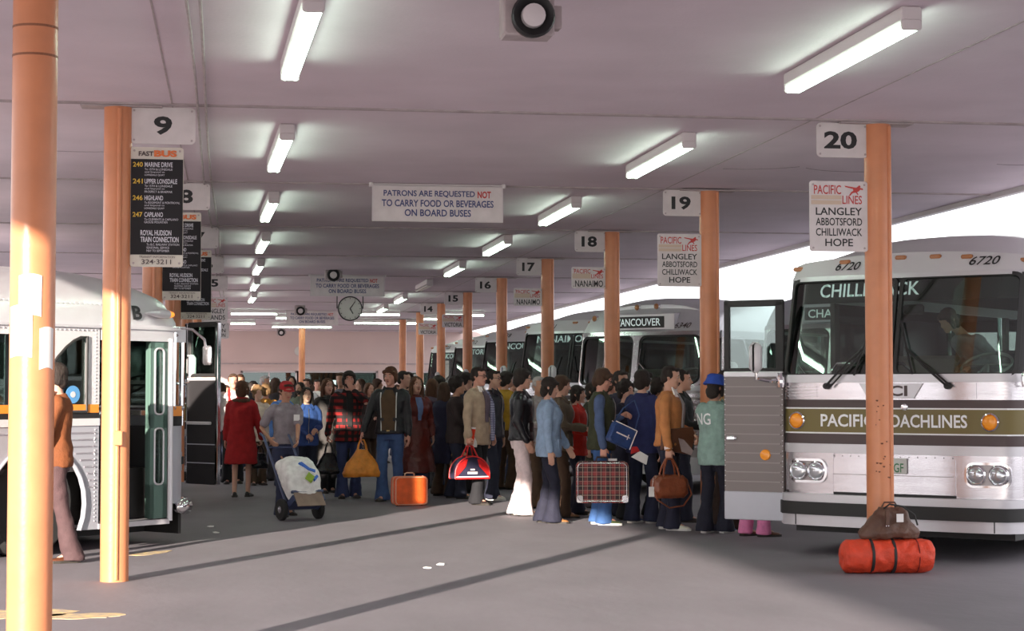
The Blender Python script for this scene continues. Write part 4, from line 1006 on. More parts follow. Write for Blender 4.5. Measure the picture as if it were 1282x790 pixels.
def hair_mb(mb, style):
    E = mb.ell
    if style == 'short':
        E((0, .016, .045), (.083, .094, .084)); E((0, .05, -.01), (.072, .062, .07)); 
        for s_ in (-1, 1): E((s_*.068, .012, .025), (.017, .045, .05))
        mb.rod([(-.05, -.062, .088), (.0, -.075, .094), (.05, -.062, .088)], .020, 8, round_=True)
    elif style == 'shag':                # over the ears, fringe
        E((0, .014, .042), (.094, .104, .092)); E((0, .055, -.03), (.083, .062, .085))
        for s_ in (-1, 1): E((s_*.076, .012, -.008), (.024, .052, .070)); E((s_*.06, -.055, .06), (.03, .03, .03))
        mb.rod([(-.05, -.070, .070), (.0, -.084, .076), (.05, -.070, .070)], .021, 8, round_=True)
    elif style == 'long':
        E((0, .014, .042), (.090, .102, .090)); 
        mb.sec([(0, .055, -.26, .085, .030), (0, .055, -.16, .098, .045), (0, .05, -.05, .095, .058), (0, .035, .03, .09, .07)], 14)
        for s_ in (-1, 1): mb.rod([(s_*.055, -.045, .075), (s_*.082, -.015, .02), (s_*.088, .0, -.08), (s_*.085, -.01, -.20), (s_*.07, -.02, -.25)], [.022, .028, .032, .030, .016], 8, round_=True)
    elif style == 'curly':
        rnd = random.Random(5)
        E((0, .02, .045), (.108, .112, .105))
        for i in range(46):
            a, b = rnd.uniform(0, 6.28), rnd.uniform(-.5, 1.4); q = math.cos(b)
            x, y, z = .105*q*math.cos(a), .02+.108*q*math.sin(a), .04+.105*math.sin(b)
            if y < -.05 and z < .075: continue
            E((x, y, z), (.026, .026, .026), 8, 5)
        E((0, .06, -.04), (.09, .06, .07))
    elif style == 'bob':
        E((0, .014, .042), (.092, .104, .090)); E((0, .05, -.05), (.090, .060, .085))
        for s_ in (-1, 1): mb.rod([(s_*.058, -.052, .07), (s_*.082, -.025, .01), (s_*.080, -.025, -.075)], [.022, .028, .024], 8, round_=True)
        mb.rod([(-.045, -.074, .064), (.0, -.086, .070), (.045, -.074, .064)], .019, 8, round_=True)
    elif style == 'bun':
        E((0, .016, .045), (.084, .095, .085)); E((0, .10, .0), (.045, .04, .045)); E((0, .05, .0), (.075, .06, .065))
NP = [0]
def person(label, pos, f, H=1.72, fem=False, skin='fair', hair=('short', 'brown'), top=None, bottom=('flare', 'navy'), shoe=None,
           R_='hang', L_='hang', lean=0.0, turn=0, nod=0, stride=.06, hat=None, glasses=False, detail=1, shirt=None, cat='person', group=None, z0=0, bare=False, beard=None):
    """faces -y before turning by f degrees; R_ is the hand on its -x side"""
    k = H/1.75
    t = thing('person', (pos[0], pos[1], z0), R(f), label, cat, group, k)
    t['detail_k'] = k
    vb, vc, dc = ((.0085, .0115, .42), (.0095, .013, .40), (.014, .018, .5))[0 if detail >= 2 else (1 if detail == 1 else 2)]
    fol = .036 if detail else .03
    def up(p):
        z = p[2]
        if z > .95 and lean: return (p[0], p[1]-lean*(z-.95), z-.12*lean*abs(lean)*(z-.95))
        return p
    U = lambda p: Vector(up(p))
    top = top or {}
    tl, inf = top.get('len', .86), top.get('inf', .022)
    # joints
    sh = {s_: U((s_*(.172 if fem else .188), .005, 1.405)) for s_ in (-1, 1)}
    poses = {'hang': (.255, -.02, .80), 'carry': (.315, -.05, .775), 'pocket': (.235, -.07, .90), 'front': (.10, -.30, 1.10), 'belly': (.03, -.24, 1.02), 'face': (.055, -.145, 1.475), 'chest': (.06, -.22, 1.22),
             'push': (.30, -.26, .86), 'strap': (.12, -.16, 1.25), 'clasp': (.05, -.25, .90), 'back': (.24, .12, .85), 'fore': (.24, -.22, .92)}
    body = MB(); HM = Matrix.Translation(U((0, -.012, HEADZ))) @ Matrix.Rotation(R(turn), 4, 'Z') @ Matrix.Rotation(R(nod), 4, 'X')
    hb = MB(HM); head_mb(hb, fem); body.v += hb.v; body.f += hb.f
    # head, neck, torso, arms, legs of one skin
    body.rod([U((0, .012, 1.46)), U((0, .004, 1.53)), HM @ Vector((0, .012, -.06))], [.056, .051, .052], 12, round_=True)
    body.post = up
    body.sec([(0, torso(z)[2], z, torso(z)[0]-.02, torso(z)[1]-.02) for z in (.84, .95, 1.08, 1.2, 1.32, 1.40)], 14); body.sec([(0, .01, 1.38, .14, .08), (0, .012, 1.45, .09, .06), (0, .012, 1.49, .058, .055)], 14)
    body.post = None
    elb, wri, grip = {}, {}, {}
    for s_, ps in ((-1, R_), (1, L_)):
        w0 = poses[ps] if isinstance(ps, str) else ps
        tgt = Vector((s_*w0[0], w0[1], w0[2]))
        if lean and w0[2] > 1.0: tgt = U(tgt)
        e, w_ = ik(sh[s_], tgt, .285, .255, (s_*.45, .9, -.25) if ps != 'face' else (s_*.9, -.2, -.8))
        elb[s_], wri[s_] = e, w_
        body.rod([sh[s_], e, w_], [.042, .034, .024], 8, round_=True)
        fd = (w_-e).normalized()
        if ps in ('carry',): d, n, cu = Vector((0, 0, -1))*.9+fd*.3, Vector((-s_, 0, 0)), .95
        elif ps == 'face': d, n, cu = Vector((-s_*.5, -.1, .75)), Vector((0, .8, .3)), .35
        elif ps in ('front', 'belly', 'chest', 'clasp', 'push', 'strap'): d, n, cu = fd, Vector((-s_*.5, 0, -.8)), .75
        else: d, n, cu = fd, Vector((-s_, .15, 0)), .32
        hand(body, w_, d, n, cu, s_)
        dn = Vector(d).normalized(); grip[s_] = w_+dn*.105+Vector(n).normalized()*.02
    ft = {-1: Vector((-.095, -stride, .0)), 1: Vector((.095, stride, .0))}
    kn = {}
    for s_ in (-1, 1):
        hip = Vector((s_*.088, 0, .90)); ank = ft[s_]+Vector((0, .03, .085))
        e, a_ = ik(hip, ank, .42, .405, (s_*.1, -1, 0)); kn[s_] = e
        body.rod([hip, e, a_], [.072, .048, .036], 9, round_=True); body.rod([a_, ft[s_]+Vector((0, -.10, .035))], [.036, .026], 8, round_=True)
    bo = soft(body, 'body', SKIN[skin], t, vb, 2, .45 if detail else .6)
    # ---- clothes
    tc = top.get('m')
    if tc:
        g = MB(); g.post = up
        zz = [z for z in (1.02, 1.10, 1.18, 1.26, 1.33, 1.385, 1.42, 1.45) if z > tl+.03]; low = tl; secs = []
        steps = 7; fl_ = top.get('flare', .0)
        for i in range(steps):
            z = low+(1.0-low)*i/(steps-1) if low < 1.0 else None
            if z is None: break
            rx, ry, cy = torso(max(z, .86), fem); drop = max(0, .95-z)
            secs.append((0, cy, z, rx+inf+fl_*drop+.0*drop, ry+inf+fl_*drop*.9))
        for z in zz:
            rx, ry, cy = torso(z, fem); ii = inf if z < 1.4 else inf*.6
            waist = top.get('waist', 0) if 1.0 < z < 1.2 else 0
            secs.append((0, cy, z, rx+ii-waist, ry+ii-waist))
        g.sec(secs, 22, 2.25)
        col_ = top.get('collar', .0)
        g.sec([(0, .012, 1.425, .115, .085), (0, .012, 1.465, .090+col_, .078+col_), (0, .012, 1.483+col_*.8, .070+col_, .068+col_)], 16)
        g.post = None
        sl, sr = top.get('sleeve', 1), top.get('sr', 1.0)
        for s_ in (-1, 1):
            e, w_ = elb[s_], wri[s_]
            if sl == 1: g.rod([sh[s_]+Vector((-s_*.03, 0, .0)), sh[s_]+(e-sh[s_])*.12, e, e+(w_-e)*.5, e+(w_-e)*.97], [.070*sr, .068*sr, .056*sr, .050*sr, .045*sr], 11, round_=True)
            elif sl == .5: g.rod([sh[s_]+Vector((-s_*.03, 0, .0)), sh[s_]+(e-sh[s_])*.2, sh[s_]+(e-sh[s_])*.78], [.068, .066, .064], 11, round_=True)
            elif sl == 0: g.ell(sh[s_]+Vector((-s_*.02, 0, .0)), (.068, .066, .06))
        gm = soft(g, top.get('name', 'jacket'), tc, t, vc, 3, dc, fol, .13)
        if detail and top.get('name', 'jacket') in ('jacket', 'vest') and top.get('wings', 1):
            for s_ in (-1, 1):
                V = [(s_*.030, -.070, 1.475), (s_*.078, -.030, 1.515), (s_*.112, -.072, 1.432), (s_*.070, -.122, 1.405)]
                MB().add([up(v) for v in V] + [up((v[0], v[1]+.016, v[2]-.006)) for v in V], [(0,1,2,3), (7,6,5,4), (0,4,5,1), (1,5,6,2), (2,6,7,3), (3,7,4,0)]).build('collar', tc, t, 0)
            if not shirt:
                P = []
                for i in range(10):
                    z = lerp(max(tl, .86)+.02, 1.42, i/9); rx, ry, cy = torso(z, fem); P.append(up((.012, cy-ry-inf-.006, z)))
                MB().rod(P, .006, 5).build('zip', M_STEEL_D, t)
            zp = max(tl, .80)+.10
            for s_ in (-1, 1):
                rx, ry, cy = torso(zp+.05, fem); yq = lambda x: cy-(ry+inf)*(1-min(.95, abs(x)/(rx+inf))**2.25)**(1/2.25)
                MB().surf(lambda u, v: (up((s_*lerp(.06, .15, u), yq(lerp(.06, .15, u))-.014, lerp(zp, zp+.11, v))), up((s_*lerp(.06, .15, u), yq(lerp(.06, .15, u))+.004, lerp(zp, zp+.11, v)))), 4, 2, 0).build('pocket', tc, t, 40)
        if sl == 0:
            for s_ in (-1, 1):
                e, w_ = elb[s_], wri[s_]; g = MB().rod([sh[s_], sh[s_]+(e-sh[s_])*.12, e, e+(w_-e)*.5, e+(w_-e)*.97], [.064, .064, .054, .048, .043], 11, round_=True)
                soft(g, 'sleeve', top['m2'], t, vc, 3, dc, fol, .13)
        if top.get('cuff'):
            for s_ in (-1, 1):
                e, w_ = elb[s_], wri[s_]; d = (w_-e).normalized(); MB().rod([w_-d*.02, w_+d*.012], .046, 12).build('cuff', top['cuff'], t)
    def front_patch(nm, m, wz, za, zb, off=.016, cx=0.0, th=.016):
        def fn(u, v):
            z = lerp(za, zb, v); hw = wz(z); x = cx+lerp(-hw, hw, u); rx, ry, cy = torso(z, fem); ii = inf if z < 1.4 else inf*.6
            rx, ry = rx+ii, ry+ii; q = min(.98, abs(x)/rx); y = cy-ry*(1-q**2.25)**(1/2.25)
            return up((x, y-off, z)), up((x, y-off+th, z))
        return MB().surf(fn, 8, 10, 0).build(nm, m, t, 60)
    if shirt:                            # (material, half width at chest, half width at hem, bottom z)
        m, w1, w0_, zb = shirt[:4]
        front_patch(shirt[4] if len(shirt) > 4 else 'shirt', m, lambda z: lerp(w0_, w1, max(0, min(1, (z-zb)/(1.36-zb)))) if z < 1.36 else lerp(w1, .045, (z-1.36)/.10), zb, 1.455)
    t['_fp'] = 0
    bk = bottom[0]
    if bk in ('flare', 'straight'):
        g = MB(); hem = bottom[2] if len(bottom) > 2 else (.105 if bk == 'flare' else .085)
        g.sec([(0, .005, .80, .165, .112), (0, .005, .88, .178, .128), (0, .005, .97, .168, .120), (0, .0, 1.04, .152, .108)], 18)
        for s_ in (-1, 1):
            e = kn[s_]; b_ = ft[s_]+Vector((0, .02, .022)); m_ = e.lerp(b_, .45)
            g.rod([Vector((s_*.088, .005, .86)), Vector((s_*.09, 0, .76)), e+Vector((0, .005, .02)), m_, b_+Vector((0, 0, .04)), b_], [.098, .092, .071, .074, hem*.95, hem], 13)
        soft(g, 'trousers', bottom[1], t, vc, 3, dc, fol, .15)
    elif bk == 'skirt':
        g = MB(); zl = bottom[2]; g.sec([(0, 0, zl, .21, .17), (0, 0, .7, .19, .145), (0, .005, .9, .178, .128), (0, 0, 1.04, .150, .106)], 18)
        soft(g, 'skirt', bottom[1], t, vc, 3, dc, fol, .15)
    sm = shoe or leather('dark_shoe', (.03, .02, .018))
    for s_ in (-1, 1):
        p = ft[s_]; rz_ = R(8*s_); Mx = Matrix.Translation(p) @ Matrix.Rotation(rz_, 4, 'Z')
        s1 = MB(Mx); secs = []
        for y, hw, h in ((.075, .026, .075), (.06, .036, .085), (.02, .038, .088), (-.04, .040, .070), (-.10, .045, .052), (-.15, .040, .045), (-.18, .020, .032)):
            secs.append([(hw*math.cos(a), y, .022+(h-.022)*max(0, math.sin(a))) if math.sin(a) >= 0 else (hw*math.cos(a), y, .022) for a in (2*math.pi*j/12 for j in range(12))])
        s1.loft(secs); so = s1.build('shoe', sm, t, 60)
        s2 = MB(Mx); s2.loft([[(hw*math.cos(a)*1.08, y, z) for a in ()] for _ in ()]) if 0 else None
        sole = [(.03, .08), (.042, .05), (.042, -.03), (.049, -.10), (.044, -.16), (.018, -.19)]
        poly = [(x, y) for x, y in sole] + [(-x, y) for x, y in reversed(sole)]
        n = len(poly); s2.add([(x, y, 0) for x, y in poly] + [(x, y, .024) for x, y in poly], [tuple(range(n)), tuple(reversed(range(n, 2*n)))] + [(i, (i+1) % n, (i+1) % n+n, i+n) for i in range(n)])
        s2.build('sole', t_sole(shoe), so, 0)
    # ---- hair, face, hat
    if hair:
        g = MB(HM); hair_mb(g, hair[0]); soft(g, 'hair', HAIRC[hair[1]], t, .0095 if detail else .013, 1, .5, .012, .035)
    if beard:
        g = MB(HM); g.sec([(0, -.05, -.118, .03, .035), (0, -.045, -.09, .054, .052), (0, -.035, -.055, .066, .06)], 14); g.rod([(-.03, -.095, -.048), (0, -.102, -.044), (.03, -.095, -.048)], .009, 6, round_=True)
        soft(g, 'beard', HAIRC[beard], t, .0085, 1, .5, .008, .03)
    if detail:
        def onhead(nm, me, p, par=t):
            o = part(nm, me, None, par); o.matrix_local = HM @ Matrix.Translation(Vector(p)); return o
        for s_ in (-1, 1):
            e_ = onhead('eye', me_eye, (s_*.031, -.083, .010)); ir = part('iris', me_iris, None, e_)
            bk_ = hair[1] if hair else 'dark'
            if bk_ not in me_brow: me_brow[bk_] = mk(MB().rod([(-.017, .003, 0), (0, -.002, .003), (.017, .004, 0)], .0045, 6, round_=True), 'eyebrow', HAIRC[bk_])
            onhead('eyebrow', me_brow[bk_], (s_*.031, -.091, .033))
        onhead('lips', me_lips, (0, -.095, -.062))
    if glasses:
        g = MB(HM)
        for s_ in (-1, 1):
            P = [(s_*.033+.024*math.cos(a), -.104, .006+.020*math.sin(a)) for a in (2*math.pi*j/12 for j in range(13))]
            g.rod(P, .0035, 5, False); g.rod([(s_*.057, -.10, .010), (s_*.078, .01, .012)], .003, 5)
        g.rod([(-.010, -.105, .008), (.010, -.105, .008)], .003, 5); g.build('glasses', M_BLACK, t)
    if hat:
        g = MB(HM)
        if hat[0] == 'bucket':
            g.lathe([(.138, .030), (.141, .038), (.112, .078), (.104, .10), (.096, .138), (.07, .155), (.0, .158)], (0, .012, 0), 'z', 24); g.build('bucket_hat', hat[1], t, 60)
        elif hat[0] == 'cap':
            g.lathe([(.092, .030), (.094, .06), (.086, .10), (.06, .128), (.0, .138)], (0, .006, 0), 'z', 22)
            g.surf(lambda u, v: ((lerp(-.075, .075, u), -.075-.075*v*(1-(2*u-1)**2*.6), .045-.02*v), (lerp(-.075, .075, u), -.07-.07*v*(1-(2*u-1)**2*.6), .037-.02*v)), 10, 4, 0)
            g.build('cap', hat[1], t, 60)
    rz = R(f); Mw = Matrix.Translation(Vector((pos[0], pos[1], z0))) @ Matrix.Rotation(rz, 4, 'Z') @ Matrix.Scale(k, 4)
    t['_fp'] = 1
    del t['_fp']; del t['detail_k']
    return {'t': t, 'M': Mw, 'R': Mw @ grip[-1], 'L': Mw @ grip[1], 'fp': front_patch, 'k': k, 'U': U, 'sh': sh, 'wri': wri, 'HM': HM, 'f': f, 'elb': elb}
M_SOLE = mat('sole_dark', (.03, .025, .02), .7); M_SOLEW = mat('sole_white', (.7, .68, .64), .6); WHITE_SOLES = set()
def t_sole(sh_): return M_SOLEW if sh_ is not None and sh_.name in WHITE_SOLES else M_SOLE
def S(r, g, b):                      # sRGB bytes -> linear
    q = lambda v: (v/255/12.92 if v/255 <= .04045 else ((v/255+.055)/1.055)**2.4)
    return (q(r), q(g), q(b))
def CL(n, r, g, b, rough=.85): return cloth(n, S(r, g, b), rough)
def LE(n, r, g, b, rough=.38): return leather(n, S(r, g, b), rough)
DEN = CL('blue_denim', 62, 84, 128); DEND = CL('dark_denim', 38, 42, 66); NAVYC = CL('navy_cloth', 30, 32, 50); BLK = CL('black_cloth', 24, 22, 26); LDEN = CL('light_denim', 146, 168, 196)
BRN = CL('brown_cloth', 74, 52, 36); WHT = CL('white_cloth', 236, 222, 220)
for nm, c in (('white_canvas', (225, 220, 205)), ('blue_canvas', (60, 78, 130)), ('green_canvas', (72, 84, 50))): WHITE_SOLES.add(CL(nm, *c).name)
SHW, SHB, SHG, SHT = MATS['cloth_white_canvas'], MATS['cloth_blue_canvas'], MATS['cloth_green_canvas'], LE('tan_shoe', 150, 100, 60)
J = lambda m, **k: dict(m=m, **k)
W_ = lambda px, D: at(px, D)
# ---- walkers and porter
person('person in brown jacket walking past the riveted grey coach behind the nearest column', W_(71, 16.75), -80, 1.80, hair=('shag', 'dark'), top=J(CL('rust_jacket', 120, 66, 32), len=.84), bottom=('flare', CL('plum_brown', 78, 56, 58)), shoe=LE('brown_shoe', 84, 46, 28), stride=.13, R_='hang', L_='fore', detail=1)
redw = person('person in long red coat with furry collar seen from behind, holding a black handbag', (.15, 27.4), 172, 1.70, True, hair=('bob', 'auburn'), top=J(CL('red_coat', 168, 26, 30), len=.50, flare=.12, inf=.026, collar=.02, name='coat'), bottom=('none',), R_='carry', L_='hang', stride=.05, shoe=LE('black_shoe', 20, 18, 20), detail=1)
g = MB(); U_ = redw['U']
for i in range(14): a = R(i*360/14); g.ell((.105*math.cos(a), .015+.088*math.sin(a), 1.455), (.042, .042, .034), 8, 5)
soft(g, 'fur_collar', CL('fur_brown', 88, 60, 44), redw['t'], .012, 1, .6, .02, .03)
port = person('person in red cap and grey short-sleeved shirt pushing a two-wheeled hand truck', W_(358, 23.0), 22, 1.66, skin='tan', hair=('short', 'brown'), top=J(CL('grey_shirt', 142, 132, 138), len=.94, sleeve=.5, inf=.014, name='shirt'), bottom=('flare', CL('dark_jeans', 44, 50, 76)), R_=(.30, -.16, 1.02), L_=(.02, -.34, 1.00), hat=('cap', CL('red_cap', 160, 32, 36)), nod=12, stride=.12, detail=1)
MB().box(.05, -.162, 1.25, .13, -.15, 1.33).build('chest_badge', M_PAPER, port['t'], 0)
text(port['t'], 'PCL', (-.035, HEADZ+.075, .035, HEADZ+.10), lambda u, v: (u, -.118-.012*12/12, v+.0), M_WLET) if 0 else None
# hand truck with white sacks
M_BLUEF = mat('truck_blue', (.06, .075, .16), .4); M_PLY = mat('truck_board', (.30, .22, .17), .7, 0, .2, 8)
wx = W_(379, 22.25)
ht = thing('hand_truck', (wx[0], wx[1], 0), R(27), 'blue two-wheeled hand truck tilted back in the hands of the red-capped person', 'hand truck')
hl = [ht.matrix_basis]
for s_ in (-1, 1):
    MB().rod([(s_*.19, 0, .13), (s_*.18, .30, .52), (s_*.18, .60, .93), (s_*.18, .66, 1.0), (s_*.18, .74, 1.03)], .016, 8).build('rail', M_BLUEF, ht)
    part('wheel', mk(MB().lathe([(.06, -.03), (.115, -.03), (.13, -.018), (.13, .018), (.115, .03), (.06, .03)], axis='x', n=22), 'wheel', M_TYRE), None, ht, (s_*.25, .05, .13))
    part('hub', mk(MB().lathe([(.066, -.02), (.066, .02), (.03, .035), (.0, .035)], axis='x', n=16), 'hub', M_STEEL), None, ht, (s_*.25, .05, .13), (0, 0, 0 if s_ > 0 else math.pi))
MB().rod([(-.25, .05, .13), (.25, .05, .13)], .014, 8).build('axle', M_STEEL, ht)
for q in (.30, .55): MB().rod([(-.18, q, .13+q*1.33), (.18, q, .13+q*1.33)], .012, 6).build('cross_bar', M_BLUEF, ht)
tilt = Matrix.Translation(Vector((0, 0, .13))) @ Matrix.Rotation(R(-36), 4, 'X')
MB(tilt).box(-.20, -.22, .0, .20, 0, .012).box(-.215, -.23, -.02, -.195, 0, .06).box(.195, -.23, -.02, .215, 0, .06).build('toe_plate', M_BLUEF, ht, 0)
MB(tilt).box(-.19, -.235, -.10, .19, -.22, .10).build('front_board', M_PLY, ht, 0)
MB(tilt).box(-.215, -.245, .09, .215, -.215, .115).build('front_rim', M_BLUEF, ht, 0)
sk = thing('mail_sack', (wx[0], wx[1], .13), R(27), 'bulging white sack with blue and green marks riding on the hand truck', 'sack')
g = MB(Matrix.Rotation(R(-36), 4, 'X')); g.sec([(0, -.12, .03, .18, .09), (0, -.15, .14, .22, .13), (0, -.18, .32, .25, .16), (-.01, -.17, .50, .23, .15), (0, -.14, .62, .15, .09)], 20, 3); g.ell((-.17, -.16, .52), (.09, .09, .08)); g.ell((.14, -.15, .56), (.10, .09, .07))
soft(g, 'sack_body', CL('sack_white', 246, 243, 240), sk, .012, 2, .5, .03, .12)
Mk = Matrix.Rotation(R(-36), 4, 'X')
for nm, P_, m in (('green_diamond', [(-.03, .23), (.03, .30), (.09, .23), (.03, .16)], mat('mark_green', S(150, 180, 60), .7)), ('blue_stroke', [(-.06, .44), (-.02, .45), (.06, .36), (.13, .33), (.12, .30), (.04, .34)], mat('mark_blue', S(70, 120, 210), .7)), ('blue_stroke', [(.07, .22), (.13, .26), (.14, .23), (.08, .18)], MATS['mark_blue'])):
    MB(Mk).prism(P_, -.355, -.320).build(nm, m, sk, 0)
# ---- bags: origin at the grip, hanging down
def bag_root(nm, g_, rz, lb, cat='bag', group=None): return thing(nm, (g_[0], g_[1], g_[2]), R(rz), lb, cat, group)
def loops(t, m, hw, dz, ys, r_=.010, top_=0.0):
    for y in ys: MB().rod([(-hw, y*1.0, -dz), (-hw*.75, y*.6, -dz*.45), (-hw*.35, y*.2, top_-.01), (hw*.35, y*.2, top_-.01), (hw*.75, y*.6, -dz*.45), (hw, y, -dz)], r_, 7).build('handle', m, t)
def slouch_bag(g_, rz, m, lb, w=.27, h=.40, d=.12, dz=.14, nm='holdall', band=None, topw=.35):
    t = bag_root(nm, g_, rz, lb)
    b = MB().sec([(0, 0, -dz-h, w*.92, d*.9), (0, 0, -dz-h+.05, w, d), (0, 0, -dz-h*.5, w*.78, d*.8), (0, 0, -dz-h*.12, w*topw*1.25, d*.4), (0, 0, -dz, w*topw, d*.22)], 20, 2.8)
    soft(b, 'bag_body', m, t, .010, 2, .5, .025, .10); loops(t, m, w*topw*.8, dz+.03, (-.03, .03))
    MB().rod([(-w*topw, -.0, -dz+.002), (w*topw, 0, -dz+.002)], .007, 6).build('zip', M_STEEL, t)
    return t
TANB = LE('tan_bag', 226, 140, 44, .45)
# ---- blue jacket woman, fur collar woman, plaid man
person('person with long dark hair in blue jacket just right of the red-capped person', W_(384, 26.6), 8, 1.60, True, hair=('long', 'dark'), top=J(CL('royal_jacket', 54, 78, 140), len=.84), bottom=('flare', NAVYC), R_='belly', L_='front', detail=1)
p4 = person('person in long dark grey coat with black fur collar beside the plaid jacket', W_(410, 28.2), 22, 1.74, True, hair=('long', 'auburn'), top=J(CL('charcoal_coat', 66, 62, 60), len=.42, flare=.14, inf=.028, collar=.02, name='coat'), bottom=('straight', BLK), R_='carry', L_='belly', detail=1)
g = MB()
for i in range(14): a = R(i*360/14); g.ell((.12*math.cos(a), .01+.095*math.sin(a), 1.44), (.05, .05, .04), 8, 5)
g.rod([(-.05, -.12, 1.42), (-.03, -.15, 1.25)], .045, 8, round_=True); g.rod([(.05, -.12, 1.42), (.03, -.15, 1.25)], .045, 8, round_=True)
soft(g, 'fur_collar', CL('fur_black', 26, 22, 22), p4['t'], .012, 1, .6, .02, .03)
LUMBER = grid_mat('lumber_plaid', S(20, 15, 17), [(0, .5, S(172, 32, 30), 'and'), (0, .5, S(60, 14, 16), .45)], .088, soft=True)
p5 = person('person in red and black checked jacket with one hand raised to the mouth', W_(437, 26.8), 2, 1.84, hair=('shag', 'dark'), beard='dark', top=J(LUMBER, len=.78, inf=.028), bottom=('flare', CL('mid_jeans', 56, 66, 104)), R_='carry', L_='face', shirt=(CL('dark_tee', 34, 30, 30), .045, .03, .98), detail=2, skin='rosy')
def zipline(p, m, w1, w0_, zb, nm='zip_edge', za=1.42):
    for s_ in (-1, 1):
        P = []
        for i in range(9):
            z = lerp(zb, za, i/8); x = s_*lerp(w0_, w1, max(0, min(1, (z-zb)/(1.36-zb)))); rx, ry, cy = torso(z); rx += .024; ry += .024
            y = cy-ry*(1-min(.98, abs(x)/rx)**2.25)**(1/2.25)-.016; P.append(p['U']((x, y, z)))
        MB().rod(P, .0075, 6).build(nm, m, p['t'])
BLKL = LE('black_gloss', 26, 24, 28, .25)
slouch_bag(p5['R'], 10, BLKL, 'shiny black holdall hanging from the hand of the checked jacket wearer', .22, .30, .11, .16)
# ---- black jacket man with the tan bag
p6 = person('person with tousled brown hair in open black jacket over a brown jumper', W_(489, 26.1), -16, 1.89, hair=('shag', 'auburn'), top=J(LE('black_jacket', 28, 26, 30, .5), len=.88, inf=.03), bottom=('flare', DEN), R_=(.37, -.16, .80), L_='hang', shirt=(CL('brown_jumper', 84, 62, 42), .10, .085, .93, 'jumper'), turn=-12, nod=6, detail=2, skin='rosy')
zipline(p6, mat('zip_white', (.62, .6, .58), .4), .105, .095, .92)
MB().box(-.02, -.162, .915, .02, -.145, .955).build('belt_buckle', mat('brass', (.6, .42, .15), .3, .8), p6['t'], 0)
slouch_bag(p6['R'], 12, TANB, 'golden tan leather holdall carried by the open black jacket wearer', .29, .38, .13, .15, topw=.30)
# ---- brown leather coat woman
p7 = person('person in long shiny oxblood leather coat beside the orange suitcase', W_(521, 27.0), 16, 1.76, True, hair=('long', 'auburn'), top=J(LE('oxblood', 104, 36, 28, .28), len=.36, flare=.16, inf=.028, waist=.012, collar=.012, name='coat'), bottom=('flare', DEN), R_='pocket', L_='pocket', shirt=(CL('pale_blue', 112, 132, 178), .05, .02, 1.12), detail=2)
# orange suitcase on the floor
def hard_case(nm, loc, rz, w, h, d, m, trim, lb, lift=0, feet=True, parts=True):
    t = thing(nm, loc, R(rz), lb, 'suitcase')
    P = rrect(-w/2, .012, w/2, h, .055, 5)
    MB().prism(P, -d/2, -.012).build('shell', m, t, 0); MB().prism(P, .012, d/2).build('shell', m, t, 0)
    MB().prism(rrect(-w/2-.004, .008, w/2+.004, h+.004, .058, 5), -.013, .013).build('rim', trim, t, 0)
    q = rrect(-w/2+.012, .024, w/2-.012, h-.012, .05, 5)
    for y in (-d/2-.001, d/2+.001): MB().rod([(x, y, z) for x, z in q + [q[0]]], .006, 6, False).build('edge_bead', trim, t)
    MB().rod([(-.07, 0, h), (-.065, 0, h+.035), (-.04, 0, h+.045), (.04, 0, h+.045), (.065, 0, h+.035), (.07, 0, h)], .010, 8).build('handle', trim if parts else m, t)
    for x in (-w*.3, w*.3): MB().cbox(x-.03, -.02, h-.03, x+.03, .02, h+.008, .006).build('latch', M_CHROME, t)
    for x in (-w*.38, w*.38): MB().lathe([(.012, 0), (.016, .014)], (x, 0, 0), 'z', 8).build('foot', M_RUBBER, t)
    return t
sx_ = W_(513, 25.0); hard_case('suitcase', (sx_[0], sx_[1], 0), 14, .47, .40, .17, LE('orange_shell', 232, 96, 40, .35), mat('case_trim', S(214, 176, 150), .4), 'hard orange suitcase standing on the floor in front of the leather coat')
# ---- beige blazer man
p9 = person('person in beige blazer and glasses holding a magazine and a red and navy sports bag', W_(598, 25.3), 52, 1.88, hair=('short', 'dark'), top=J(CL('beige_tweed', 178, 154, 132), len=.76, inf=.026), bottom=('flare', CL('black_trouser', 26, 25, 30)), R_='carry', L_='pocket', shirt=(CL('check_shirt', 96, 80, 92), .06, .03, 1.05), glasses=True, turn=6, nod=4, detail=2, skin='rosy')
for s_ in (-1, 1):                 # shirt collar wings
    MB().add([p9['U'](v) for v in ((s_*.02, -.075, 1.50), (s_*.075, -.05, 1.515), (s_*.085, -.085, 1.43), (s_*.03, -.11, 1.44))] + [p9['U']((v[0], v[1]+.012, v[2])) for v in ((s_*.02, -.075, 1.50), (s_*.075, -.05, 1.515), (s_*.085, -.085, 1.43), (s_*.03, -.11, 1.44))],
             [(0,1,2,3), (7,6,5,4), (0,4,5,1), (1,5,6,2), (2,6,7,3), (3,7,4,0)]).build('collar', WHT, p9['t'], 0)
sc = MB().rod([(.07, .03, 1.50), (.085, -.09, 1.42), (.095, -.155, 1.28), (.10, -.165, 1.08), (.10, -.16, .84)], [.028, .034, .036, .038, .036], 8, round_=True)
soft(sc, 'scarf', grid_mat('striped_scarf', S(150, 150, 176), [(0, .3, S(70, 72, 104), .8)], .03, soft=True), p9['t'], .010, 2, .6)
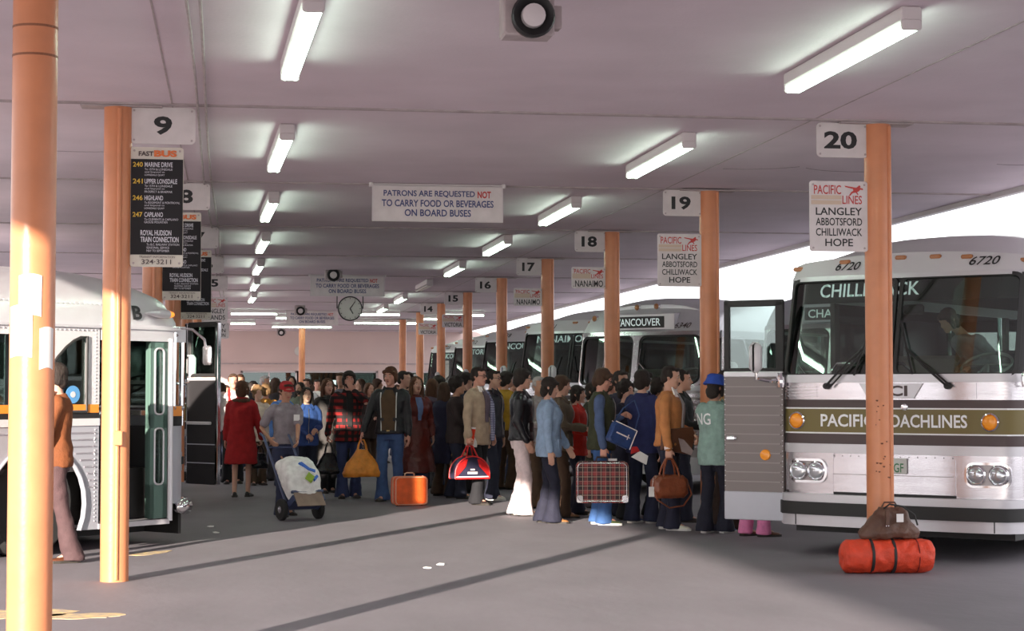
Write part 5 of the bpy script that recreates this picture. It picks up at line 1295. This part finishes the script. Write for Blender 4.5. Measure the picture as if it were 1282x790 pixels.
def sports_bag(g_, rz, lb):
    t = bag_root('sports_bag', g_, rz, lb); nv, rd = CL('bag_navy', 34, 32, 58), LE('bag_red', 210, 34, 34, .4)
    prof = [(.25*math.cos(a), -.40+.24*math.sin(a)) for a in (math.pi*i/12 for i in range(13))]
    prof = [(-.25, -.46)] + list(reversed(prof)) + [(.25, -.46)]
    MB().prism(prof, -.11, .11).build('bag_body', nv, t, 0)
    for y in (-.112, .112): MB().rod([(x, y, z) for x, z in prof + [prof[0]]], .010, 6, False).build('piping', rd, t)
    for sx in (-1, 1):
        MB().prism([(sx*.25, -.455), (sx*.10, -.30), (sx*.07, -.20), (sx*.11, -.20), (sx*.20, -.27), (sx*.25, -.36)], -.118, -.105).build('corner_panel', rd, t, 0)
    for y in (-.118, .118): MB().rod([(-.12, y, -.30), (-.085, y*.8, -.18), (-.03, y*.2, -.02), (.03, y*.2, -.02), (.085, y*.8, -.18), (.12, y, -.30)], .011, 7).build('handle', rd, t)
    MB().box(-.07, -.120, -.40, .07, -.111, -.37).build('white_logo', WHT, t, 0); MB().box(-.03, -.120, -.35, .03, -.111, -.33).build('white_logo', WHT, t, 0)
    MB().box(-.24, -.118, -.445, .24, -.111, -.43).build('white_stripe', WHT, t, 0)
sports_bag(p9['R'], 14, 'navy sports bag with red corners and straps hanging from the blazer wearer')
gx = p9['R']; mg = thing('magazine', (gx[0]+.03, gx[1]+.055, gx[2]+.0), R(16), 'orange-red covered magazine tucked in the hand of the blazer wearer', 'magazine')
MB().prism([(-.08, -.03), (.08, -.045), (.12, .22), (-.04, .235)], -.006, .006).build('pages', M_PAPER, mg, 0)
MB().prism([(-.055, .0), (.03, -.01), (.06, .20), (-.025, .21)], -.008, -.0055).build('cover_picture', mat('cover_red', S(226, 58, 26), .4), mg, 0)
person('person with glasses and dark jacket behind the beige blazer', W_(617, 26.4), 56, 1.85, hair=('short', 'dark'), top=J(LE('dark_jkt', 34, 34, 42, .5), len=.84), bottom=('flare', NAVYC), glasses=True, detail=1, shoe=SHW)
person('person in mustard yellow shirt behind the queue left of the black leather jacket', W_(633, 29.2), 110, 1.86, hair=('shag', 'dark'), top=J(CL('mustard', 178, 136, 34), len=.88), bottom=('flare', BRN), detail=0)
# ---- white flares, denim jacket
p12 = person('person in black leather jacket and bright white flared trousers', W_(653, 23.0), 78, 1.83, hair=('shag', 'dark'), top=J(LE('black_leather', 26, 26, 32, .3), len=.90, inf=.028), bottom=('flare', CL('white_flare', 235, 215, 216), .125), R_='pocket', L_='pocket', glasses=True, stride=.05, nod=6, detail=2)
p13 = person('person in pale denim jacket and navy flares with dark bobbed hair', W_(687, 21.75), 80, 1.71, True, hair=('bob', 'dark'), top=J(LDEN, len=.80, inf=.028), bottom=('flare', CL('navy_flare', 30, 30, 48), .125), R_='hang', L_='fore', shoe=SHT, nod=14, stride=.06, detail=2)
person('person in olive brown jacket half hidden behind the pale denim jacket', W_(702, 22.7), 74, 1.74, True, hair=('shag', 'brown'), top=J(CL('olive_brown', 92, 78, 62), len=.82), bottom=('flare', BRN), shoe=SHT, R_='front', L_='front', nod=10, detail=1)
person('person in bright red jacket between the denim jacket and the plaid suitcase', W_(722, 23.3), 66, 1.62, hair=('bob', 'dark'), top=J(CL('bright_red', 190, 40, 26), len=.80), bottom=('flare', NAVYC), R_='front', detail=1)
# ---- vest boy with the plaid suitcase
p16 = person('person in olive padded vest over denim sleeves carrying a plaid suitcase', W_(753, 21.5), 74, 1.81, hair=('shag', 'brown'), top=J(CL('olive_vest', 58, 60, 40), len=.84, inf=.034, sleeve=0, m2=CL('denim_sleeve', 76, 92, 128), name='vest', collar=.008), bottom=('flare', CL('bright_jeans', 62, 98, 152), .10), R_='carry', L_='chest', shoe=SHG, nod=20, stride=.05, glasses=True, detail=2, skin='rosy')
def plaid_case(g_):
    w, h, d = .60, .475, .17
    t = thing('suitcase', (g_[0]-.02, g_[1], g_[2]-.055-h), R(-9), 'red and black plaid suitcase with metal edges hanging from the vest wearer', 'suitcase')
    pm = grid_mat('tartan', S(40, 26, 30), [(0.0, .42, S(134, 52, 52), .55), (.0, .42, S(150, 54, 54), 'and'), (.18, .05, S(196, 170, 150), .75), (.66, .05, S(170, 140, 130), .6)], .105, .6)
    P = rrect(-w/2, 0, w/2, h, .06, 6)
    MB().prism(P, -d/2, d/2).build('shell', pm, t, 0)
    q = rrect(-w/2+.02, .02, w/2-.02, h-.02, .05, 6)
    for y in (-d/2, d/2): MB().rod([(x, y, z) for x, z in q + [q[0]]], .008, 6, False).build('metal_edge', M_STEEL, t)
    MB().prism(rrect(-w/2-.004, -.004, w/2+.004, h+.004, .062, 6), -.012, .012).build('rim', LE('case_rim', 70, 50, 50, .4), t, 0)
    MB().prism(rrect(-w/2+.005, .005, -w/2+.075, .085, .02), -d/2-.006, -d/2).build('corner_guard', M_WPAINT, t, 0); MB().prism(rrect(w/2-.075, .005, w/2-.005, .085, .02), -d/2-.006, -d/2).build('corner_guard', M_STEEL, t, 0)
    MB().rod([(-.07, 0, h), (-.06, 0, h+.045), (.06, 0, h+.045), (.07, 0, h)], .011, 8).build('handle', LE('case_handle', 60, 40, 36), t)
    MB().box(.07, -.03, h+.004, .17, .03, h+.03).build('white_tag', M_PAPER, t, 0)
plaid_case(p16['R'])
person('person with short dark hair looking over the shoulder of the vest wearer', W_(776, 23.0), 36, 1.80, hair=('short', 'dark'), top=J(CL('slate_coat', 60, 58, 74), len=.8), bottom=('flare', NAVYC), detail=1, skin='tan')
p17 = person('person with curly dark hair and light grey scarf carrying the blue shoulder bag', W_(783, 22.35), 40, 1.66, True, hair=('curly', 'dark'), top=J(CL('ink_coat', 36, 34, 52), len=.60, flare=.08, name='coat'), bottom=('flare', BLK), shirt=(CL('pale_grey', 150, 144, 146), .085, .07, .98, 'scarf'), R_='strap', L_='hang', detail=1)
def flight_bag():
    c = W_(777, 21.05); t = thing('shoulder_bag', (c[0], c[1], .86), R(10), 'blue airline-style shoulder bag with white cross print beside the vest wearer', 'bag', None, .86)
    Mt = Matrix.Rotation(R(-24), 4, 'Y') ; m = LE('flight_blue', 40, 66, 118, .4)
    Mt = Matrix.Translation(Vector((0, 0, .22))) @ Matrix.Rotation(R(24), 4, 'Y')
    MB(Mt).cbox(-.17, -.07, -.14, .17, .07, .14, .03).build('bag_body', m, t)
    for y in (-.072, .072): MB(Mt).rod([(-.165, y, .135), (.165, y, .135)], .007, 6).build('piping', WHT, t); MB(Mt).rod([(.165, y, .135), (.165, y, -.135)], .007, 6).build('piping', WHT, t)
    MB(Mt).box(-.10, -.077, -.005, .06, -.071, .012).box(.07, -.077, -.03, .082, -.071, .04).box(.05, -.077, 0, .11, -.071, .010).build('cross_print', WHT, t, 0)
    MB(Mt).rod([(-.16, 0, .12), (-.10, .03, .35), (.03, .10, .52), (.14, .02, .36), (.16, 0, .12)], .010, 6).build('strap', m, t)
flight_bag()
# ---- navy jacket, tan jacket man, dark one behind
p18 = person('person in navy jacket with back turned and blue canvas shoes, left of the tan jacket', W_(804, 21.75), 128, 1.80, hair=('shag', 'dark'), top=J(CL('navy_jkt', 40, 46, 92), len=.80, inf=.03), bottom=('flare', CL('indigo_flare', 34, 38, 62)), shoe=SHB, R_='hang', L_='front', detail=1)
nx = W_(800, 20.85); nwp = thing('newspaper', (nx[0], nx[1], .80), R(10), 'folded white paper with red corner held between the navy and tan jackets', 'newspaper')
MB(Matrix.Rotation(R(18), 4, 'Y')).prism([(-.09, -.02), (.10, -.05), (.09, .05), (-.02, .07)], -.02, .02).build('folded_sheets', M_PAPER, nwp, 0)
MB(Matrix.Rotation(R(18), 4, 'Y')).prism([(-.11, .01), (-.02, .07), (-.07, .11), (-.12, .09)], -.015, .015).build('red_corner', CL('tip_red', 170, 30, 34), nwp, 0)
p19 = person('person in tan zip jacket with white collar carrying a brown leather bag', W_(838, 20.7), 66, 1.83, hair=('short', 'dark'), top=J(LE('tan_suede', 190, 122, 70, .75), len=.90, inf=.032, cuff=WHT, wings=0), bottom=('flare', CL('navy_cord', 34, 34, 54), .10), R_='carry', L_='belly', shirt=(CL('grey_pattern', 150, 138, 140), .055, .045, .93), shoe=SHW, nod=10, turn=4, detail=2)
for s_ in (-1, 1):
    V = [(s_*.012, -.082, 1.485), (s_*.07, -.045, 1.53), (s_*.098, -.085, 1.425), (s_*.045, -.118, 1.42)]
    MB().add([p19['U'](v) for v in V] + [p19['U']((v[0], v[1]+.014, v[2]-.004)) for v in V], [(0,1,2,3), (7,6,5,4), (0,4,5,1), (1,5,6,2), (2,6,7,3), (3,7,4,0)]).build('collar', WHT, p19['t'], 0)
def boston_bag(g_, rz, lb):
    t = bag_root('holdall', g_, rz, lb); m = LE('boston_brown', 134, 70, 42, .35)
    b = MB().cbox(-.20, -.10, -.44, .20, .10, -.19, .05); b.ell((0, 0, -.21), (.19, .09, .03)); soft(b, 'bag_body', m, t, .010, 2, .5, .02, .09)
    loops(t, m, .10, .22, (-.07, .07), .012)
    MB().rod([(-.2, 0, -.25), (-.19, -.12, -.45), (-.05, -.13, -.54), (.12, -.12, -.52), (.24, -.06, -.40), (.21, 0, -.24)], .009, 6).build('shoulder_strap', m, t)
    MB().box(-.265, -.06, -.42, -.20, -.055, -.31).build('white_tag', M_PAPER, t, 0); MB().rod([(-.19, 0, -.22), (-.22, -.05, -.31)], .003, 5).build('tag_string', M_PAPER, t)
boston_bag(p19['R'], 8, 'brown leather boston bag with white tag carried by the tan jacket wearer')
fx = W_(849, 20.55); pf = thing('portfolio', (fx[0], fx[1], .86), R(18), 'flat brown leather document case under the arm of the tan jacket wearer', 'case')
MB().prism([(-.22, .04), (.14, -.02), (.20, .20), (.17, .29), (-.20, .27)], -.03, .03).build('case_body', LE('portfolio_brown', 96, 58, 40, .4), pf, 0)
MB().prism([(.02, .02), (.14, -.025), (.17, .03), (.05, .15), (-.02, .17)], -.036, -.03).build('folded_flap', LE('flap_pale', 170, 150, 150, .4), pf, 0)
person('person in black jacket hidden behind the right shoulder of the tan jacket', W_(853, 21.95), 70, 1.80, hair=('short', 'dark'), top=J(CL('soot', 30, 34, 34), len=.82), bottom=('flare', NAVYC), R_='front', L_='front', detail=1)
# ---- blue bucket hat
p21 = person('person in blue bucket hat and sage green jacket with white letters on the back', W_(895, 20.25), 136, 1.70, skin='tan', hair=('bob', 'dark'), top=J(CL('sage', 140, 166, 158), len=.76, inf=.032), bottom=('flare', CL('ink_flare', 28, 28, 44), .115), hat=('bucket', CL('hat_blue', 44, 78, 172)), R_='belly', L_='belly', shoe=SHB, turn=-10, nod=8, detail=2)
def onback(u, v):
    rx, ry, cy = torso(v); x = -u; q = min(.95, abs(x)/(rx+.032)); return (x, cy+(ry+.032)*(1-q**2.25)**(1/2.25)+.012, v)
text(p21['t'], 'NG', (-.175, 1.22, .03, 1.35), onback, M_WLET, bold=.01)
p22 = person('person with black hair and tan jacket about to board, behind the bucket hat', W_(909, 20.75), 110, 1.78, hair=('shag', 'dark'), top=J(CL('sand_jkt', 170, 130, 84), len=.8), bottom=('flare', CL('brown_flare', 70, 54, 46)), R_='carry', detail=1)
slouch_bag((W_(914, 20.35)[0], W_(914, 20.35)[1], .93), 30, LE('cognac', 182, 110, 58, .4), 'cognac shoulder bag at the hip beside the sage jacket', .13, .20, .06, .06, 'shoulder_bag', topw=.6)
person('person boarding behind the open coach door, only pink trouser leg and brown shoe showing', W_(945, 19.75), 104, 1.70, True, hair=('bob', 'brown'), top=J(CL('mauve', 120, 90, 110), len=.8), bottom=('flare', CL('pink_trouser', 226, 130, 176), .09), shoe=LE('brown_loafer', 110, 62, 36), detail=0)
bx = bay(0)+DX*.42+DL*1.55
person('person bending over inside the CHILLIWACK coach in a pale grey top', (bx.x, bx.y), -75, 1.62, hair=('bob', 'brown'), top=J(CL('pale_top', 150, 146, 152), len=.9), bottom=('straight', DEN), lean=.95, R_='front', L_='front', nod=30, z0=.80, detail=0)
# ---- luggage at the foot of column twenty
c0 = RC[0]
rl = thing('bedroll', (c0[0]-.05, c0[1]-.31, .145), R(-3), 'orange nylon bedroll with two black straps at the foot of column twenty', 'bedroll')
RO = CL('roll_orange', 214, 66, 36, .55)
b = MB().lathe([(.06, -.405), (.115, -.395), (.138, -.36), (.143, -.2), (.140, 0), (.145, .2), (.142, .33), (.125, .38), (.07, .395)], axis='x', n=24)
soft(b, 'roll_body', RO, rl, .012, 1, .6, .03, .08)
for x in (-.16, .03): MB().lathe([(.1495, -.012), (.1495, .012)], (x, 0, 0), 'x', 28).build('strap', M_RUBBER, rl)
MB().lathe([(.146, -.004), (.146, .004)], (.24, 0, 0), 'x', 26).build('seam', CL('roll_dark', 120, 30, 24), rl)
bb = thing('holdall', (c0[0]-.02, c0[1]-.27, .297), R(-4), 'worn brown leather holdall with white tag lying on the orange bedroll', 'bag')
m = LE('worn_brown', 92, 62, 48, .5)
b = MB().sec([(0, 0, .0, .26, .10), (0, 0, .05, .265, .115), (0, 0, .14, .20, .085), (.01, 0, .22, .14, .05), (.01, 0, .26, .10, .02)], 20, 2.6); soft(b, 'bag_body', m, bb, .010, 2, .5, .04, .09)
MB().rod([(-.05, -.03, .25), (-.01, -.06, .29), (.10, -.07, .27), (.20, -.08, .20), (.23, -.07, .11)], .008, 6).build('handle', M_RUBBER, bb); MB().rod([(-.06, .03, .25), (-.03, .03, .30), (.06, .03, .30), (.09, .03, .25)], .008, 6).build('handle', m, bb)
MB().box(.035, -.115, .14, .095, -.108, .21).build('white_tag', M_PAPER, bb, 0); MB().box(-.06, -.125, .10, -.03, -.10, .24).build('buckle_flap', m, bb, 0)
for x in (-.06, -.04): MB().lathe([(.006, 0), (.005, -.006)], (x, -.126, .11), 'y', 8).build('stud', M_STEEL, bb)
# ================================================================== the crowd behind
rnd = random.Random(7)
CR = [  # pixel, depth, height, facing, label, hair, colour, coat length, arms
 (277, 33, 1.70, 170, 'person in white top with back turned at the left edge of the crowd', ('shag', 'brown'), (236, 232, 236), .86, 'carry'),
 (292, 31, 1.84, 5, 'person with red scarf and white shirt facing the camera', ('short', 'brown'), (240, 228, 224), .86, 'hang'),
 (301, 36, 1.88, -10, 'tall person in dark shirt behind the red scarf', ('short', 'auburn'), (70, 60, 66), .86, 'hang'),
 (323, 30.5, 1.62, 15, 'older person with fair curly hair and cream cardigan', ('curly', 'fairh'), (232, 206, 190), .78, 'front'),
 (333, 32, 1.68, 160, 'person in mustard tan jacket seen from behind', ('shag', 'fairh'), (206, 148, 70), .84, 'front'),
 (331, 40, 1.88, 60, 'grey-haired person in pale jacket', ('short', 'grey'), (196, 184, 176), .84, 'hang'),
 (317, 42, 1.78, 30, 'person in dark coat under the left end of the hall entrance', ('shag', 'dark'), (50, 42, 44), .7, 'hang'),
 (354, 30, 1.66, 40, 'person in sky blue shirt left of the red cap', ('short', 'dark'), (90, 128, 196), .88, 'hang'),
 (365, 41, 1.88, 0, 'bearded person standing behind the red cap', ('long', 'dark'), (64, 60, 66), .86, 'hang'),
 (385, 40, 1.82, -30, 'person in pale shirt behind the blue jacket', ('short', 'brown'), (224, 220, 222), .86, 'hang'),
 (397, 46, 1.84, 10, 'person in white jacket left of the fur collar', ('short', 'dark'), (238, 232, 230), .82, 'hang'),
 (427, 33, 1.88, -15, 'person in grey suit jacket behind the checked shoulder', ('short', 'brown'), (110, 106, 116), .78, 'hang'),
 (452, 38, 1.80, -60, 'person with long brown hair in grey coat right of the checked jacket', ('long', 'brown'), (92, 84, 84), .5, 'hang'),
 (462, 34, 1.70, 30, 'person with wavy brown hair behind the golden tan holdall', ('long', 'auburn'), (66, 52, 50), .7, 'front'),
 (472, 40, 1.82, 80, 'person in dark green coat further back behind the tan holdall', ('shag', 'brown'), (44, 54, 46), .6, 'hang'),
 (505, 28.5, 1.86, 60, 'person in plum jacket behind the tousled head', ('short', 'dark'), (70, 46, 58), .84, 'hang'),
 (512, 31, 1.82, 100, 'person with dark mop of hair behind the leather coat', ('curly', 'dark'), (46, 40, 48), .8, 'hang'),
 (541, 28.9, 1.74, 160, 'person with straight brown hair right of the leather coat', ('long', 'auburn'), (84, 70, 84), .7, 'hang'),
 (556, 27.4, 1.68, 130, 'person with long brown hair in navy coat in the middle of the queue', ('long', 'brown'), (34, 34, 60), .5, 'carry'),
 (549, 29.6, 1.80, 140, 'person in black coat behind the navy coat', ('bob', 'dark'), (28, 26, 32), .6, 'hang'),
 (572, 26.7, 1.74, 70, 'person in dark brown jacket left of the beige blazer', ('curly', 'dark'), (50, 38, 38), .8, 'front'),
 (583, 28.2, 1.84, 120, 'person in ink blue jacket behind the beige blazer', ('short', 'dark'), (32, 34, 54), .84, 'hang'),
 (642, 31, 1.80, 80, 'person with grey hair behind the mustard shirt', ('short', 'grey'), (96, 84, 84), .84, 'hang'),
 (674, 24.6, 1.74, 30, 'grey-haired person behind the white flares', ('short', 'grey'), (150, 140, 140), .82, 'front'),
 (741, 24.6, 1.66, 60, 'person in moss coat behind the plaid suitcase', ('bob', 'dark'), (60, 60, 46), .6, 'hang'),
 (764, 24.2, 1.74, 70, 'person in grey coat behind the vest wearer', ('shag', 'brown'), (72, 66, 68), .6, 'hang'),
 (824, 22.7, 1.72, 80, 'person in charcoal jacket between the navy and tan jackets', ('shag', 'dark'), (40, 38, 42), .8, 'hang'),
]
BOT = [NAVYC, BLK, DEND, BRN, CL('grey_trouser', 74, 70, 76)]
HELD = {}
for i, (px, D, H, f, lb, hr, c, ln, arm) in enumerate(CR):
    p = person(lb, W_(px, D), f, H, hr[0] in ('long', 'bob'), skin=('fair', 'rosy', 'tan')[i % 3], hair=hr, top=J(CL('crowd_%d' % i, *c), len=ln, inf=.03, flare=.06 if ln < .75 else 0), bottom=('flare', BOT[i % 5]), R_=arm, L_=('hang', 'front', 'pocket')[i % 3], stride=.04+.03*(i % 3), detail=0 if D > 25 else 1, group='people crowding the platform', beard='dark' if 'bearded' in lb else None)
    HELD[i] = p
    if i == 1: 
        for s_ in (-1, 1): MB().rod([(s_*.05, .03, 1.50), (s_*.07, -.09, 1.42), (s_*.06, -.155, 1.25), (s_*.055, -.16, 1.02)], .030, 8, round_=True).build('scarf', CL('scarf_red', 200, 36, 36), p['t'], 60)
slouch_bag(HELD[0]['L'] if 0 else HELD[0]['R'], 0, LE('ochre_bag', 206, 130, 70, .5), 'ochre holdall hanging beside the white top at the left of the crowd', .20, .34, .12, .12)
slouch_bag(HELD[18]['R'], 20, CL('beige_tote', 222, 192, 150), 'beige tote bag just behind the orange suitcase', .15, .20, .07, .10, 'tote_bag', topw=.7)
hb_ = redw['R']; slouch_bag(hb_, 20, BLKL, 'black handbag in the hand of the red coat wearer', .13, .22, .07, .12, 'handbag', topw=.6)
slouch_bag(p4['R'], 10, BLK, 'black bag held low in front of the charcoal coat', .14, .24, .08, .10, 'handbag', topw=.6)
bake_soft()
# far rows: copies of finished figures with their own clothes
hues = [((58, 50, 54), 'black'), ((196, 190, 190), 'white'), ((120, 60, 50), 'rust'), ((70, 80, 120), 'blue'), ((150, 120, 80), 'tan'), ((90, 96, 80), 'green'), ((110, 100, 110), 'grey')]
spots = [(272, 44, 'beside the left coach doors'), (284, 50, 'far left below the end wall'), (296, 56, 'under the left end of the entrance'), (309, 47, 'left of the entrance'), (322, 58, 'in the left entrance'), (339, 52, 'in front of the left entrance pane'), (347, 60, 'deep in the left entrance'),
         (358, 54, 'left of the lone middle column'), (373, 61, 'at the lone middle column'), (391, 55, 'right of the lone middle column'), (404, 60, 'deep in the right entrance'), (417, 50, 'behind the fur collar'), (433, 57, 'above the checked jacket'), (446, 49, 'between checked jacket and tan holdall'), (458, 56, 'in the right entrance'), (470, 47, 'left of the tousled head'), (497, 44, 'behind the tousled head'), (525, 38, 'behind the leather coat'), (548, 34, 'behind the navy coat'), (590, 31, 'behind the blazer'), (268, 38, 'by the swung open coach door'), (345, 36, 'left of the red cap, further back'), (376, 35, 'between red cap and blue jacket')]
src = [HELD[i]['t'] for i in (2, 6, 8, 14, 17, 21, 3, 12)]
for i, (px, D, wh) in enumerate(spots):
    s0 = src[(i*3) % len(src)]; c = copy_tree(s0); x, y = W_(px, D); c.location = (x, y, 0); c.rotation_euler = (0, 0, R(rnd.uniform(-60, 60) if i % 3 else rnd.uniform(120, 220)))
    k = rnd.uniform(.97, 1.06)*(1.0 if D > 35 else .96); c.scale = (k, k, k)
    hu, hn = hues[(i*5) % 7]; m = CL('far_' + hn, *hu)
    c['label'] = 'small distant person in %s clothes %s' % (hn, wh); c['group'] = 'distant people at the far end'
    for ch in KIDS(c):
        if ch.name.split('.')[0] in ('jacket', 'coat') and ch.material_slots:
            ch.material_slots[0].link = 'OBJECT'; ch.material_slots[0].material = m
bake_text()
